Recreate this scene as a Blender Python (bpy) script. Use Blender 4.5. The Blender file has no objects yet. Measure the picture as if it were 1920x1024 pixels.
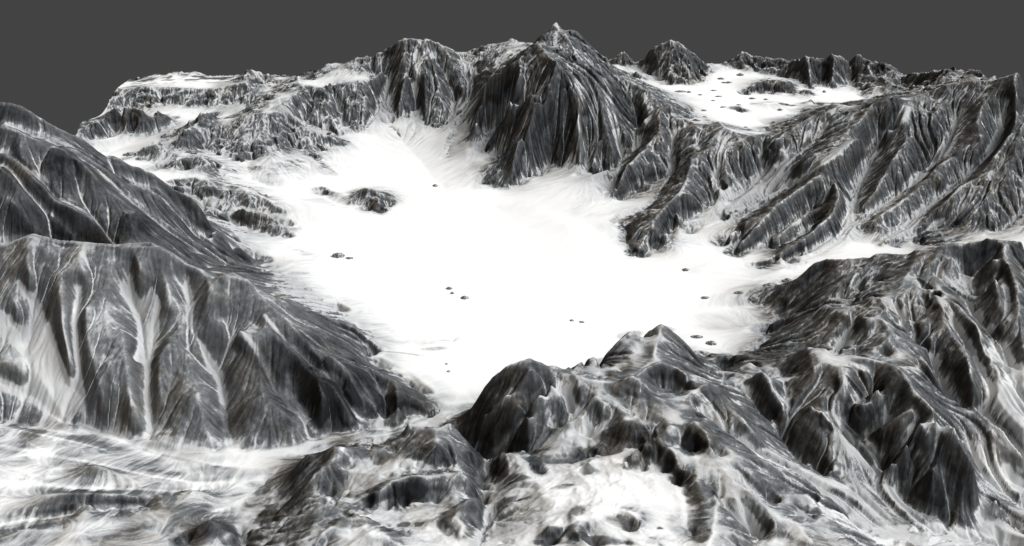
# Survey lines of the terrain.  Every point is (image column, image row, depth or height):
# a third value above 0.9 is the ground distance from the camera, below 0.9 the height above the
# basin floor (both in units of the camera's height); none = distance interpolated along the line.
# First field = which mountain the line belongs to, second = c crest, s spur, f foot, v gully, n snow.
LINES = '''
basin n 830,350,.004 800,420,0 790,470,0 820,540,0 850,620,0 850,690,0 850,750,0
basin n 930,390,.003 980,440,0 1010,500,0 1030,560,0 980,620,0
basin n 1060,420,.01 1110,470,.004 1150,540,0 1170,590,0
basin n 640,470,.005 680,520,0 700,590,0 760,640,0
basin n 560,470,.008 600,520,.002 640,590,0
basin n 1300,560,.004 1400,530,.012 1470,505,.02
basin n 1260,520,.004 1340,490,.012
basin n 1230,640,.0 1320,620,.006 1400,615,.012
basin n 700,690,.0 760,700,0 790,740,0
basin n 830,775,.0 800,800,.0 740,830,.0 690,835,.0
basin n 820,350,.005 790,305,.014 755,268,.028 728,236,.045
basin n 830,300,.016 850,250,.042 878,200,.085 886,168,.12 878,135,.155 870,112,.17
couloir n 728,215,.06 715,190,.08 727,160,.11 735,140,3.26
basin n 440,425,.004 520,455,.003 600,480,.002
basin n 600,300,.03 650,310,.025 700,330,.015
basin n 560,375,.022 620,395,.012 700,410,.006 760,400,.003
basin n 1030,372,.016 1080,345,.03 1140,320,.05
basin n 1130,425,.01 1170,398,.016 1215,385,.022
basin n 1290,440,.007 1340,410,.018 1390,365,.036 1440,322,.064
basin n 1320,470,.01 1380,500,.01
basin n 890,345,.008 870,310,.02 880,280,.035
plateau n 1150,106,.115 1190,106,.118 1200,130,.118
plateau n 1180,140,.118 1220,165,.118 1280,178,.117 1340,190,.116 1400,215,.114 1440,238,.113
plateau n 1330,130,.118 1360,150,.118 1400,140,.118
plateau n 1290,210,.116 1330,215,.115 1380,235,.114 1440,250,.112
plateau n 1480,195,.114 1560,180,.118 1600,182,.12 1610,195,.12 1540,190,.117
plateau n 1480,225,.112 1500,212,.112
plateau n 1710,172,.135 1730,168,.14
cirque n 200,290,.04 260,262,.05 330,240,.06 400,235,.062 440,215,.07 465,200,.08
cirque n 230,300,.04 290,285,.048 360,262,.055
cirque n 300,320,.038 270,300,.043
cirque n 185,262,.05 215,255,.05 250,230,.06
cirque n 330,210,.07 300,225,.062
cirque n 290,153,.1 350,151,.103 400,155,.101 440,153,.102
basin s 685,668,.0 740,661,.003 785,651,.005 803,644,.008 822,650,.005 850,640,.003 877,632,.001
rim s 325,152,.102 340,145,3.39 352,142,3.39 372,142,3.39 392,147,3.38 412,154,.101
rim s 278,160,.1 292,153,3.34 308,152,3.34 322,157,.1
rim s 425,150,.103 440,147,3.36 455,149,.104
# central massif
massif c 1000,86,3.05 1012,79,3.08 1025,62,3.12 1035,50,3.14 1043,40,3.15 1049,48,3.15 1057,54,3.14 1070,55,3.14 1082,59,3.14 1091,70,3.13 1107,87,3.12 1122,101,3.11 1135,111,3.1 1147,127,3.08 1160,140,3.05
massif s 1057,54,3.14 1061,69,3.08 1075,90,3.05 1095,120,2.99
massif c 1000,86,3.05 1012,83,3.04 1035,87,3.06 1061,69,3.08
massif s 1012,83,3.04 1025,100,2.97 1035,112,2.92 1044,119,2.9 1052,127,2.89
massif c 1000,86,3.05 990,95,3.03 975,110,3.0 960,125,2.98 947,127,2.98 937,132,2.98 912,147,2.99 907,152,2.99 900,172,2.97 892,195,2.96 893,215,2.93 887,240,.062
massif f 887,240,.055 890,259,.048 905,252,.05 925,238,.07
massif s 947,127,2.98 945,150,2.94 930,185,2.92 915,215,2.9 900,245,.055
massif s 975,110,3 970,140,2.93 955,175,2.88 940,205,2.87
massif v 965,195,2.86 945,225,.09 920,255,.055 905,275,.04
massif s 1044,119,2.9 1022,152,2.86 1000,177,2.84 985,190,2.83 962,215,2.81 940,240,2.78 922,262,2.76 907,280,.032
massif f 906,280,.03 912,293,.026 925,295,.026 945,275,.04
massif s 1000,177,2.84 990,205,2.8 980,230,2.76 968,265,2.72 960,290,2.7 950,312,2.675 930,328,2.66 907,345,.01
massif f 922,307,.02 940,303,.025 950,290,.035
massif f 905,346,.006 920,353,.006 935,357,.007 948,357,.008 961,353,.01 975,340,.014 990,331,.018 1009,331,.018 1018,318,.024 1030,300,.035 1038,310,.03 1051,316,.028 1056,300,.035
massif s 1044,119,2.9 1030,160,2.83 1020,200,2.79 1010,240,2.755 1005,280,2.73 1003,310,2.7 1005,330,.018
massif s 1052,127,2.89 1062,160,2.85 1066,200,2.82 1060,240,2.77 1050,280,2.73 1048,314,.028
massif s 1030,160,2.83 1000,215,2.78 985,260,2.73 980,300,2.7 985,330,.017
massif s 1000,215,2.78 972,270,2.72 962,310,2.68 958,350,.01
massif s 1062,160,2.85 1045,210,2.8 1035,260,2.755 1030,298,.036
massif s 1066,160,2.85 1080,190,2.83 1082,225,2.8 1072,255,.11
massif v 1085,150,2.89 1090,190,2.83 1086,232,.15 1072,262,.1 1076,300,.05 1080,330,.03
massif s 1095,120,2.99 1102,122,2.97 1112,150,2.92 1125,182,2.88 1128,215,2.84 1122,260,2.79 1116,300,2.74 1113,329,.024
massif s 1125,182,2.88 1105,220,2.83 1092,255,2.79 1094,296,.045
massif s 1128,215,2.84 1142,260,2.78 1150,290,2.75 1154,316,.03
massif f 1090,262,.08 1094,300,.042 1102,322,.03 1113,330,.022 1122,330,.022 1135,322,.026 1154,317,.03 1166,300,.042 1168,290,.05
massif v 1135,150,2.95 1140,190,2.88 1152,225,.13 1160,262,.08 1166,290,.052
massif c 1160,140,3.05 1170,145,3.04 1190,160,3.0 1222,172,2.96 1230,188,2.92 1242,200,2.9 1255,195,2.88 1262,203,2.86 1267,212,2.85
massif s 1150,140,3.04 1157,170,2.97 1160,200,2.9 1165,230,2.85 1172,262,2.8 1176,286,.052
massif s 1190,160,3.0 1190,190,2.93 1193,215,2.87 1200,245,2.82 1203,268,.06
massif v 1205,175,2.96 1210,200,2.9 1210,235,.12 1206,262,.08 1195,280,.062 1170,300,.045 1150,332,.03
# twin rock ribs
rib s 1255,195,2.88 1240,209,2.85 1236,225,2.82 1237,242,2.78 1225,262,2.74 1205,285,2.69 1190,298,2.66 1175,312,2.62 1160,335,2.58 1155,352,2.56 1157,374,.018
rib s 1237,242,2.78 1245,260,2.74 1240,285,2.7 1236,310,2.66 1232,333,.04
rib s 1225,262,2.74 1222,290,2.69 1212,315,2.64 1205,350,.032
rib f 1152,345,.02 1157,376,.012 1175,368,.015 1190,358,.02 1202,354,.023 1220,343,.03 1245,333,.038 1260,326,.045
rib v 1270,240,.12 1262,262,.1 1256,290,.075 1262,310,.06 1262,326,.048
rib c 1267,212,2.85 1268,226,2.82 1290,232,2.8 1310,232,2.79 1335,232,2.78 1347,226,2.78 1360,240,2.74 1382,249,2.71 1405,253,2.69 1425,262,2.66 1435,268,2.64 1447,266,2.63
rib s 1290,232,2.8 1285,260,2.74 1278,290,2.68 1262,330,2.6 1245,352,.045
rib s 1310,232,2.79 1320,255,2.73 1310,280,2.68 1296,300,2.61 1294,320,2.56 1285,345,2.5 1270,365,2.44 1250,388,2.39 1232,407,2.345 1220,428,2.305 1205,455,2.27 1193,480,.004
rib s 1335,232,2.78 1338,262,2.69 1318,290,2.63 1316,310,2.59 1322,340,2.54 1325,375,.04
rib s 1382,249,2.71 1385,262,2.67 1375,285,2.63 1362,315,2.58 1362,355,.05
rib s 1382,249,2.71 1395,275,2.64 1400,300,2.61 1398,335,.058
rib s 1425,262,2.66 1435,285,2.63 1447,308,.078
rib s 1405,253,2.69 1415,285,2.63 1420,325,.065
rib v 1418,262,2.66 1425,290,.09 1432,318,.07
rib v 1350,250,2.72 1350,290,2.62 1345,330,.068 1348,365,.046
rib s 1250,388,2.39 1225,392,2.4 1200,400,2.41 1178,410,2.42 1157,419,.01
rib s 1232,407,2.345 1205,425,2.32 1190,440,2.3 1176,457,.004
rib s 1250,388,2.39 1268,395,2.375 1278,412,.016
rib s 1220,428,2.305 1240,432,2.28 1250,442,.008
rib s 1270,365,2.44 1298,365,2.42 1307,401,.022
rib f 1267,325,.045 1245,352,.036 1222,384,.024 1200,396,.018 1165,410,.012 1153,421,.008 1172,430,.006 1174,458,.003 1180,474,.002 1192,481,.001 1208,479,.002 1222,473,.003 1242,456,.006 1257,436,.01 1262,420,.013 1280,413,.016 1310,401,.022 1332,383,.029 1352,362,.038 1365,358,.049 1395,338,.058 1420,328,.064 1447,313,.074
# long diagonal slope on the right
slope c 1447,266,2.63 1465,256,2.66 1480,246,2.68 1502,230,2.71 1525,219,2.73 1545,202,2.76 1560,195,2.77 1577,197,2.76 1600,203,2.73 1622,209,2.7
slope c 1622,209,2.7 1637,195,2.7 1652,190,2.7 1672,182,2.71 1697,186,2.72 1715,180,2.73 1740,175,2.74 1762,163,2.74 1797,152,2.74 1825,150,2.72 1862,150,2.7 1890,141,2.68 1905,135,2.67 1920,137,2.66
slope v 1457,280,2.61 1480,292,2.6 1470,303,2.59 1452,314,2.585
slope v 1550,230,2.7 1537,252,2.655 1512,275,2.62 1485,292,2.6
slope s 1560,195,2.77 1570,225,2.68 1545,262,2.62 1500,300,2.57
slope s 1637,195,2.7 1620,220,2.65 1590,250,2.6 1540,285,2.55 1490,315,2.51 1440,345,2.47 1405,372,2.43 1355,414,.016
slope f 1355,416,.014 1385,405,.02 1420,380,.032 1450,362,.042
slope v 1600,262,2.56 1540,305,2.49 1480,350,.06 1420,385,.034 1370,420,.016
slope s 1672,182,2.71 1662,228,2.62 1618,262,2.56 1580,300,2.5 1524,338,2.45 1490,362,2.41 1460,384,2.37 1395,420,2.32 1367,437,2.29 1355,460,.006
slope s 1460,384,2.37 1440,405,2.33 1415,432,2.28 1390,455,2.25 1372,477,.006
slope f 1354,462,.004 1372,450,.01 1390,440,.016 1374,479,.004 1395,472,.008 1417,466,.01 1442,443,.02 1470,428,.028 1510,402,.04 1525,385,.05
slope s 1415,432,2.28 1425,442,2.26 1430,455,.015
slope s 1580,300,2.5 1562,338,2.43 1545,382,2.36 1510,405,2.31 1480,425,2.28 1462,445,2.24 1447,468,.008
slope f 1447,469,.006 1470,462,.012 1505,440,.024 1530,418,.034
slope s 1562,338,2.43 1575,365,2.37 1562,402,2.32 1535,425,2.27 1508,450,2.23 1460,480,2.18 1420,500,.006
slope s 1575,365,2.37 1585,402,.05
slope s 1562,402,2.32 1570,425,2.27 1565,445,.028
slope f 1420,502,.004 1450,495,.007 1497,478,.014 1532,462,.02 1570,442,.03 1587,404,.045 1600,375,.06
slope v 1700,200,2.68 1690,225,2.62 1672,242,.16 1650,275,.125 1627,305,.1 1612,345,.075 1600,378,.055 1597,420,.038 1575,452,.026 1530,478,.018 1480,492,.012
slope s 1740,176,2.74 1755,195,2.68 1765,206,2.65 1745,228,2.61 1700,262,2.56 1675,300,2.5 1655,335,2.45 1640,365,2.4 1615,390,.058
slope s 1765,206,2.65 1760,250,2.57 1740,300,2.5 1720,325,.1
slope s 1700,262,2.56 1700,310,2.48 1680,355,.085
slope f 1605,398,.048 1612,406,.045 1640,390,.058 1670,370,.072 1690,358,.08 1740,320,.11 1762,298,.13 1777,265,.16
slope v 1800,215,.2 1777,268,.155 1762,300,.125 1740,322,.105 1690,362,.078 1640,395,.055 1600,425,.036
slope s 1862,150,2.7 1845,190,2.63 1832,230,2.57 1815,277,2.52 1790,295,2.5 1757,315,2.47 1727,350,2.42 1700,372,2.38 1672,392,2.35 1640,412,2.32 1617,432,.034
slope s 1832,230,2.57 1842,265,2.52 1825,300,.14
slope s 1757,315,2.47 1765,340,2.42 1768,357,.095
slope s 1672,392,2.35 1680,415,.05
slope f 1617,434,.032 1614,457,.026 1632,454,.028 1652,447,.032 1690,422,.044 1722,392,.064 1770,357,.088 1810,325,.12 1830,300,.14 1852,290,.15
slope v 1890,200,.23 1890,240,.19 1852,292,.145 1812,330,.112 1770,365,.082 1722,405,.056 1690,432,.04 1640,460,.026
slope n 1670,460,.026 1700,450,.032 1760,420,.05
slope s 1905,135,2.67 1900,190,2.57 1903,238,2.5 1865,295,2.43 1850,325,2.4 1800,352,2.36 1775,378,2.33 1740,408,.06 1715,457,.03
slope s 1920,230,2.5 1912,255,2.47 1895,310,2.4 1885,350,2.34 1877,375,2.31 1870,405,2.27 1862,437,.06
slope s 1885,350,2.34 1850,375,2.31 1820,400,2.28 1785,430,.05
slope f 1862,437,.058 1885,425,.066 1905,410,.075 1920,400,.08
slope n 1850,443,.06 1890,433,.07 1920,425,.08
# right spur above the basin
east c 1422,572,.006 1450,548,1.99 1485,530,1.98 1515,505,1.98 1530,492,1.98 1547,485,1.98 1575,487,1.97 1615,485,1.96 1637,479,1.95 1660,476,1.95 1680,474,1.94 1697,478,1.92 1722,464,1.92 1737,470,1.9 1752,465,1.9 1785,454,1.9 1815,456,1.89 1840,450,1.89 1855,444,1.88 1877,449,1.88 1905,452,1.87 1920,455,1.86
east s 1547,485,1.98 1540,510,1.95 1515,535,1.935 1475,562,1.93 1440,588,.008
east s 1615,485,1.96 1605,510,1.92 1575,530,1.9 1550,545,1.89 1505,582,1.88 1455,606,1.87 1427,622,.006
east s 1605,510,1.92 1615,535,1.88 1600,565,1.84
east v 1640,500,1.92 1630,545,.1 1590,572,.085 1560,560,.075
east f 1418,574,.004 1440,590,.005 1470,580,.012 1445,608,.006 1425,624,.004 1460,620,.012 1485,598,.02 1505,592,.03
east s 1697,478,1.92 1692,499,1.88 1665,515,1.86 1645,528,1.84 1615,552,1.82 1582,580,1.8
east c 1722,464,1.92 1715,490,1.87 1708,505,1.85 1715,520,1.83 1735,545,1.79 1740,570,1.76
east s 1708,505,1.85 1690,530,1.81 1695,555,1.77 1690,590,.11
east c 1582,580,1.8 1610,562,1.78 1632,556,1.77 1652,557,1.75 1662,575,1.73 1672,595,1.71 1652,598,1.7 1630,597,1.7 1595,592,1.73 1565,582,1.76 1547,570,1.79 1540,578,1.79
east s 1547,570,1.79 1520,590,1.79 1490,612,1.79 1455,632,1.79 1430,648,1.79 1387,660,.008
east f 1385,662,.006 1410,655,.01 1440,640,.018
east s 1565,582,1.76 1575,610,1.72 1540,640,1.7 1500,665,1.68
east v 1600,600,.1 1590,625,.085 1572,655,.07
east s 1652,598,1.7 1635,615,1.69 1625,640,1.66 1600,662,1.64
east s 1652,598,1.7 1668,620,1.67 1665,645,1.64 1660,665,1.62
east s 1672,595,1.71 1700,630,1.67 1725,665,1.62 1745,700,1.57 1770,740,.05
east v 1690,600,.105 1705,632,.09 1730,660,.075 1755,688,.06 1772,725,.045 1785,756,.035 1822,786,.024 1865,830,.01 1920,885,-.01
east c 1740,570,1.76 1737,584,1.73 1750,580,1.73 1765,582,1.72 1770,600,1.7 1787,632,1.66 1810,660,1.62 1815,690,1.58 1820,730,1.54 1830,755,1.52 1845,777,1.5 1870,785,1.48 1895,820,1.45 1920,850,1.42
east s 1737,584,1.73 1715,598,1.73 1700,612,.108
east s 1745,590,1.72 1742,630,1.68 1738,658,.09
east s 1787,632,1.66 1775,670,1.6 1765,700,.065
east f 1830,785,.024 1855,815,.015 1880,838,.01
east s 1740,570,1.76 1765,545,1.77 1785,555,1.76 1802,580,1.72 1830,612,1.67 1850,655,1.61 1862,685,1.6 1872,706,.08
east v 1715,520,1.83 1760,560,.14 1790,600,.115 1820,650,.09 1845,700,.075 1880,760,.055 1920,810,.04
east v 1785,480,1.85 1800,505,.14 1808,545,.125 1830,590,.108 1865,635,.09 1900,690,.075 1920,720,.068
east f 1872,709,.076 1855,690,.082 1840,650,.095
east n 1890,700,.072 1915,745,.06
east s 1855,444,1.88 1862,480,1.83 1840,500,1.82 1815,520,.128
east s 1862,480,1.83 1865,515,1.78 1850,540,1.75 1830,575,.095
east s 1865,515,1.78 1872,550,1.73 1875,585,1.69 1884,616,.105
east v 1880,520,.15 1890,560,.135 1888,600,.12 1884,620,.105
east s 1877,449,1.88 1885,490,1.82 1905,530,1.77 1910,580,1.71 1915,620,1.67 1920,660,1.62
# ridge below the right spur
lower c 1330,704,1.6 1350,709,1.58 1370,712,1.57 1390,715,1.56 1408,706,1.56 1427,697,1.55 1445,710,1.54 1470,721,1.54 1490,705,1.56 1500,680,1.59 1515,651,1.61 1530,652,1.61 1547,655,1.6 1565,665,1.59 1575,668,1.58 1600,667,1.58 1620,672,1.57 1640,678,1.56 1660,680,1.56 1677,686,1.54 1690,698,1.52 1697,706,1.51 1705,722,1.49 1715,740,1.47 1722,747,1.46 1740,757,1.44 1760,770,1.42 1785,790,1.4 1810,804,1.38 1818,810,1.37 1835,835,1.35 1855,865,1.33 1875,903,-.02
lower s 1515,651,1.61 1495,661,1.63 1455,664,1.66 1415,670,1.68 1390,668,1.7
lower c 1350,709,1.6 1375,695,1.62 1393,684,1.63 1405,680,1.63 1415,690,1.62 1440,690,1.62 1470,700,1.6 1487,712,1.57
lower f 1325,672,.004 1340,665,.006 1370,662,.006 1385,668,.006 1400,676,.02
lower s 1325,672,.004 1350,668,1.72 1370,666,1.71 1395,668,.01
lower f 1345,706,.035 1365,690,.014 1385,680,.012
lower s 1515,651,1.61 1525,690,1.55 1535,720,1.52 1550,757,.085
lower s 1547,655,1.6 1560,700,1.53 1567,740,.09
lower v 1580,690,1.54 1580,720,.11 1575,755,.085 1572,780,.072 1600,820,.05 1640,880,.028 1680,940,.008 1740,990,-.01 1800,1015,-.02 1880,1035,-.03
lower n 1600,850,.042 1560,800,.066 1520,760,.085
lower n 1565,800,.066 1585,840,.048 1612,880,.03 1645,920,.015 1690,965,.002
lower n 1760,980,-.008 1690,1000,-.004 1620,1000,.004 1580,960,.012
lower s 1470,721,1.54 1480,760,1.5 1510,790,1.46 1542,820,.055
lower s 1470,721,1.54 1510,750,1.5 1530,780,1.46 1560,810,.058
lower s 1427,697,1.55 1450,740,1.5 1475,780,1.46 1500,815,1.42 1535,850,1.38 1567,872,.035
lower s 1390,715,1.56 1420,750,1.52 1432,782,1.48 1455,794,1.465 1465,820,1.43 1500,860,1.38 1540,890,1.35 1586,908,.024
lower f 1542,822,.053 1567,873,.033 1560,885,.032 1587,910,.022 1560,908,.028 1530,903,.036
lower v 1302,768,.1 1330,792,.092 1367,815,.082 1410,840,.068 1450,863,.055 1495,885,.043 1530,905,.034 1590,935,.02
lower s 1640,678,1.56 1640,700,1.53 1635,725,1.5 1640,748,1.47 1620,752,1.465 1600,762,1.455 1590,770,.075
lower s 1640,748,1.47 1650,770,1.44 1656,790,.05
lower f 1572,776,.072 1582,792,.062 1597,805,.054 1612,813,.049 1632,805,.05 1650,797,.052 1658,785,.056
lower s 1618,752,1.465 1610,785,1.42 1615,810,.05
lower v 1648,712,.12 1650,745,.09 1660,780,.06 1640,812,.045 1622,840,.038
lower s 1697,706,1.51 1680,735,1.48 1672,765,1.45 1665,775,.065
lower s 1715,740,1.47 1712,765,1.44 1717,785,1.41 1707,815,1.38 1706,850,1.35 1708,890,1.31 1712,948,.0
lower s 1712,768,1.44 1680,785,1.43 1655,805,1.42 1632,833,.038
lower s 1707,815,1.38 1685,845,1.37 1662,862,1.365 1657,880,.02
lower f 1630,836,.036 1645,848,.03 1655,856,.026 1660,893,.014 1677,908,.01 1686,931,.004 1700,945,.0 1715,951,-.002 1735,956,-.004 1760,970,-.008 1790,985,-.012 1811,989,-.014
lower s 1717,785,1.41 1740,815,1.37 1755,850,1.34 1765,880,1.31 1778,920,1.28 1790,945,1.27 1810,986,-.013
lower s 1755,850,1.34 1745,900,1.3 1738,955,-.003
lower s 1740,757,1.44 1762,795,1.39 1785,840,1.35 1800,880,1.32 1825,915,1.29 1850,945,1.27 1880,970,1.25 1900,992,-.03
lower v 1755,790,1.4 1770,840,.04 1795,890,.015 1830,940,-.004 1860,985,-.018
lower v 1790,800,1.38 1810,850,.02 1850,903,-.005 1920,955,-.03
lower n 1890,900,-.018 1920,915,-.022
# dark crags before the basin
crag c 865,820,.012 882,775,1.5 895,748,1.51 910,725,1.51 925,707,1.51 952,685,1.5 975,676,1.5 992,671,1.5 1005,675,1.5 1015,680,1.5 1027,688,1.5 1045,688,1.5 1060,702,1.49
crag s 992,671,1.5 1000,690,1.475 1030,722,1.45 1020,745,1.43 1000,775,1.41 975,805,1.39 960,830,1.375 955,850,.045
crag s 1000,690,1.475 975,715,1.47 945,745,1.46 928,757,1.455 905,780,1.45 895,800,1.44 887,840,.02
crag s 1030,722,1.45 1050,745,1.425 1060,775,1.4 1040,800,.09
crag s 1020,745,1.43 1000,740,1.43 970,765,1.42 945,790,1.41 920,820,1.395 905,850,.025
crag v 950,740,1.45 915,790,.07 890,850,.018
crag v 990,780,1.4 955,820,.06 925,858,.03
crag f 868,824,.01 880,850,.012 900,864,.014 925,860,.03 955,852,.042 1000,845,.07 1040,820,.09 1065,800,.1 1072,785,.1 1062,755,.11
crag c 1060,702,1.49 1072,702,1.48 1090,708,1.47 1110,714,1.465 1140,718,1.46 1160,716,1.46 1173,710,1.46 1185,706,1.46 1202,717,1.45 1220,740,1.43 1245,750,1.42 1270,765,1.41 1280,762,1.42 1290,752,1.43 1300,762,1.42 1330,795,1.38 1355,812,1.36 1390,835,1.34 1430,860,1.32 1480,880,1.31 1505,895,1.3 1555,932,1.28 1592,963,.01
crag c 1062,701,1.5 1085,685,1.54 1095,679,1.56 1112,676,1.57 1122,682,1.575 1137,667,1.59 1150,647,1.6 1165,625,1.62 1176,620,1.63 1187,621,1.63 1200,637,1.63 1207,632,1.64 1220,622,1.65 1240,609,1.65 1252,616,1.65 1265,627,1.645 1290,650,1.63 1317,682,1.61 1335,702,.025
crag s 1187,621,1.63 1195,645,1.6 1205,662,1.57 1175,670,1.56 1150,690,1.53 1120,705,1.5
crag s 1240,609,1.65 1235,640,1.6 1225,665,1.55 1245,685,1.52 1232,690,1.51 1205,700,1.49
crag s 1205,662,1.57 1225,665,1.55 1260,668,1.56 1290,680,1.57 1310,690,1.58
crag c 1232,690,1.51 1245,686,1.52 1265,692,1.52 1290,705,1.5 1310,718,1.49 1330,722,1.48 1350,725,1.48
crag v 1235,725,.1 1262,735,.095 1285,740,.095
crag s 1350,725,1.5 1370,760,1.45 1400,800,1.4 1425,835,.068
crag s 1300,762,1.42 1300,735,1.46 1330,722,1.48
crag s 1072,702,1.48 1085,725,1.45 1095,747,1.43 1122,750,1.42 1132,772,1.4 1120,795,.1
crag s 1122,750,1.42 1150,770,1.4 1180,775,1.39
crag s 1110,714,1.465 1150,745,1.43 1190,780,1.39 1225,807,1.36
crag v 1062,730,.12 1082,770,.108 1095,800,.102
crag s 1145,818,1.36 1160,800,1.365 1185,794,1.365 1203,806,1.36 1212,830,1.33
crag f 1142,824,.1 1160,838,.098 1185,843,.098 1208,838,.1
crag c 1228,808,1.36 1250,795,1.365 1285,799,1.36 1302,791,1.36 1322,812,1.34 1335,840,1.31
# snow shelf in the foreground
shelf n 1060,830,.088 1100,815,.088 1130,850,.088 1100,870,.098
shelf n 1200,860,.088 1230,890,.088 1230,940,.088 1200,900,.088 1160,900,.098
shelf n 1250,1000,.088 1180,990,.088 1120,950,.097 1060,940,.092 1010,930,.09
shelf n 1180,1024,.088 1000,1010,.085 960,980,.08
shelf s 1000,875,1.31 1040,862,1.33 1080,862,1.33 1110,856,1.34
shelf v 1010,882,.08 1060,880,.086 1110,888,.09 1160,900,.095
shelf s 1170,868,1.29 1190,850,1.31 1212,838,1.325 1240,840,1.325 1262,848,1.31 1270,878,1.28 1297,888,1.27 1310,912,1.24 1330,909,1.25 1347,930,1.225 1340,968,1.178 1335,998,1.143 1328,1030,1.11
shelf f 1172,878,.087 1200,886,.087 1235,872,.087 1262,892,.087 1285,925,.087 1290,960,.087 1285,1000,.087
shelf c 1335,897,1.26 1345,888,1.27 1357,880,1.275 1370,893,1.26 1360,905,1.25 1347,930,1.23
shelf c 1240,840,1.325 1290,843,1.33 1325,848,1.32 1350,853,1.315 1372,854,1.31 1390,858,1.3 1405,880,1.28 1420,908,1.26 1433,930,1.25 1447,950,.036
shelf s 1357,880,1.275 1385,905,1.25 1400,918,1.235 1420,938,1.22 1435,955,1.21 1450,985,1.18 1465,1010,1.16 1475,1040,1.13
shelf s 1347,930,1.23 1365,965,1.19 1385,1000,1.15 1400,1035,1.12
shelf v 1380,930,.1 1400,970,.07 1425,1020,.05
shelf v 1415,890,.055 1455,905,.046 1492,920,.038 1530,945,.028 1592,982,.012 1700,1024,-.005
shelf c 1470,925,1.26 1480,928,1.255 1500,929,1.25 1522,933,1.245 1530,950,1.23 1537,968,.018
shelf c 1500,960,1.22 1520,966,1.215 1545,968,1.21 1560,980,1.2 1575,1000,1.18 1600,1026,1.15
shelf s 1465,945,1.23 1490,975,1.19 1520,1010,1.15
shelf s 1070,968,1.18 1090,950,1.2 1110,958,1.19 1120,980,1.165
shelf s 1025,990,1.155 1050,982,1.17 1075,990,1.155 1100,1020,1.12
shelf s 1148,960,1.19 1165,955,1.195 1190,965,1.18 1200,995,1.15
shelf s 1130,1024,1.12 1185,1014,1.13 1240,1024,1.12
shelf c 1000,878,1.3 985,862,1.325 962,853,1.34 947,853,1.345 940,845,1.35 932,860,1.33 925,878,.045
shelf s 962,853,1.34 975,880,1.3 985,905,.085
shelf f 922,905,.045 940,925,.07 965,905,.08
shelf s 925,965,.055 945,955,.075 980,960,.08
shelf v 905,870,.025 912,882,.035 910,928,.055 912,993,.068 910,1030,.075
hill c 497,943,.015 520,925,1.34 542,908,1.34 550,890,1.345 560,870,1.35 577,849,1.36 592,853,1.36 612,845,1.355 630,836,1.355 645,838,1.36 660,838,1.365 687,853,1.36 697,848,1.36 715,846,1.36 737,848,1.365 745,828,1.38 757,822,1.385 767,794,1.4 787,795,1.4 797,803,1.395 812,802,1.39 830,799,1.395 842,791,1.4 855,803,1.395 870,828,1.38 892,855,1.35 905,870,.025
hill s 630,836,1.355 622,868,1.325 645,878,1.328 668,868,1.34 690,858,1.352
hill s 622,868,1.325 605,880,1.315 580,900,1.3
hill s 640,945,1.235 610,935,1.25 588,960,1.215 570,990,1.18 555,1015,1.14
hill v 612,932,.052 640,926,.056 680,918,.062
hill v 690,890,.068 700,875,.066 690,862,.066
hill n 705,900,.07 740,885,.068 790,880,.07 850,882,.07
hill s 812,802,1.39 820,835,1.35 810,855,1.33
hill c 700,925,1.24 725,915,1.25 740,900,1.265 770,894,1.27 800,896,1.265 830,890,1.27 860,885,1.28 880,900,1.26 905,925,.04
hill n 680,945,.07 720,948,.072 770,945,.072 820,940,.074
hill n 700,985,.078 760,985,.078 820,990,.08 860,1015,.082
hill s 835,975,1.18 855,970,1.185 870,985,1.17 860,1005,1.15
hill s 690,1000,1.14 710,990,1.155 730,1010,1.13
hill s 600,1005,1.14 640,975,1.17 660,965,1.185 690,975,1.17
hill s 870,945,1.205 890,938,1.21 905,942,.04
hill f 497,945,.013 470,975,.012 455,1010,.01 448,1035,.01
hill s 545,915,1.33 520,960,1.28 490,1000,1.23
hill s 585,925,1.28 550,965,1.23 510,1010,1.18
hill s 560,975,.04 530,990,.04 500,1030,.035
# left front rock wall
wall c 0,457,1.86 30,451,1.86 62,441,1.86 90,444,1.85 107,447,1.85 145,452,1.84 175,452,1.84 212,459,1.83 250,456,1.83 287,459,1.82 325,477,1.81 345,489,1.8 385,512,1.78 400,522,1.77 420,514,1.77 437,511,1.77 465,522,1.76 475,535,1.755 500,548,1.75 532,562,1.74 562,597,1.72 587,610,1.71 622,635,1.69 657,660,1.67 682,682,1.65 697,685,1.64 725,706,1.625 740,710,1.62 770,745,1.59 802,768,.012
wall f 802,770,.006 780,775,.004 760,790,.003 745,805,.002
wall s 740,710,1.62 745,750,1.57 748,800,.004
wall s 697,685,1.64 710,720,1.6 725,755,1.56 735,783,.006
wall v 600,640,.12 640,690,.075 680,740,.035 715,780,.012 700,800,.004
wall s 400,522,1.77 430,560,1.73 480,612,1.68 505,623,1.665 550,660,1.63 595,705,1.59 627,727,1.57 645,765,1.53 666,810,.004
wall s 550,660,1.63 545,710,1.57 560,750,1.53 590,790,.01
wall s 595,705,1.59 600,750,1.54 620,805,.006
wall s 475,535,1.755 507,570,1.72 540,607,1.69 580,650,1.65 617,700,1.6 662,755,.03
wall v 495,590,.13 530,640,.1 590,685,.065 640,740,.035 670,790,.008 700,830,.002
wall s 420,600,1.7 432,630,1.67 450,657,1.64 465,690,1.61 492,735,1.57 530,780,1.53 570,818,.004
wall s 465,690,1.61 455,740,1.57 460,790,1.52 480,838,.002
wall s 492,735,1.57 500,785,1.52 520,830,.002
wall v 440,610,.13 475,650,.1 510,715,.055 550,770,.025 600,815,.006
wall s 385,512,1.78 395,545,1.74 390,580,1.71 395,600,1.69 420,600,1.69
wall s 390,580,1.71 370,600,1.7 365,640,1.66
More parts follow.
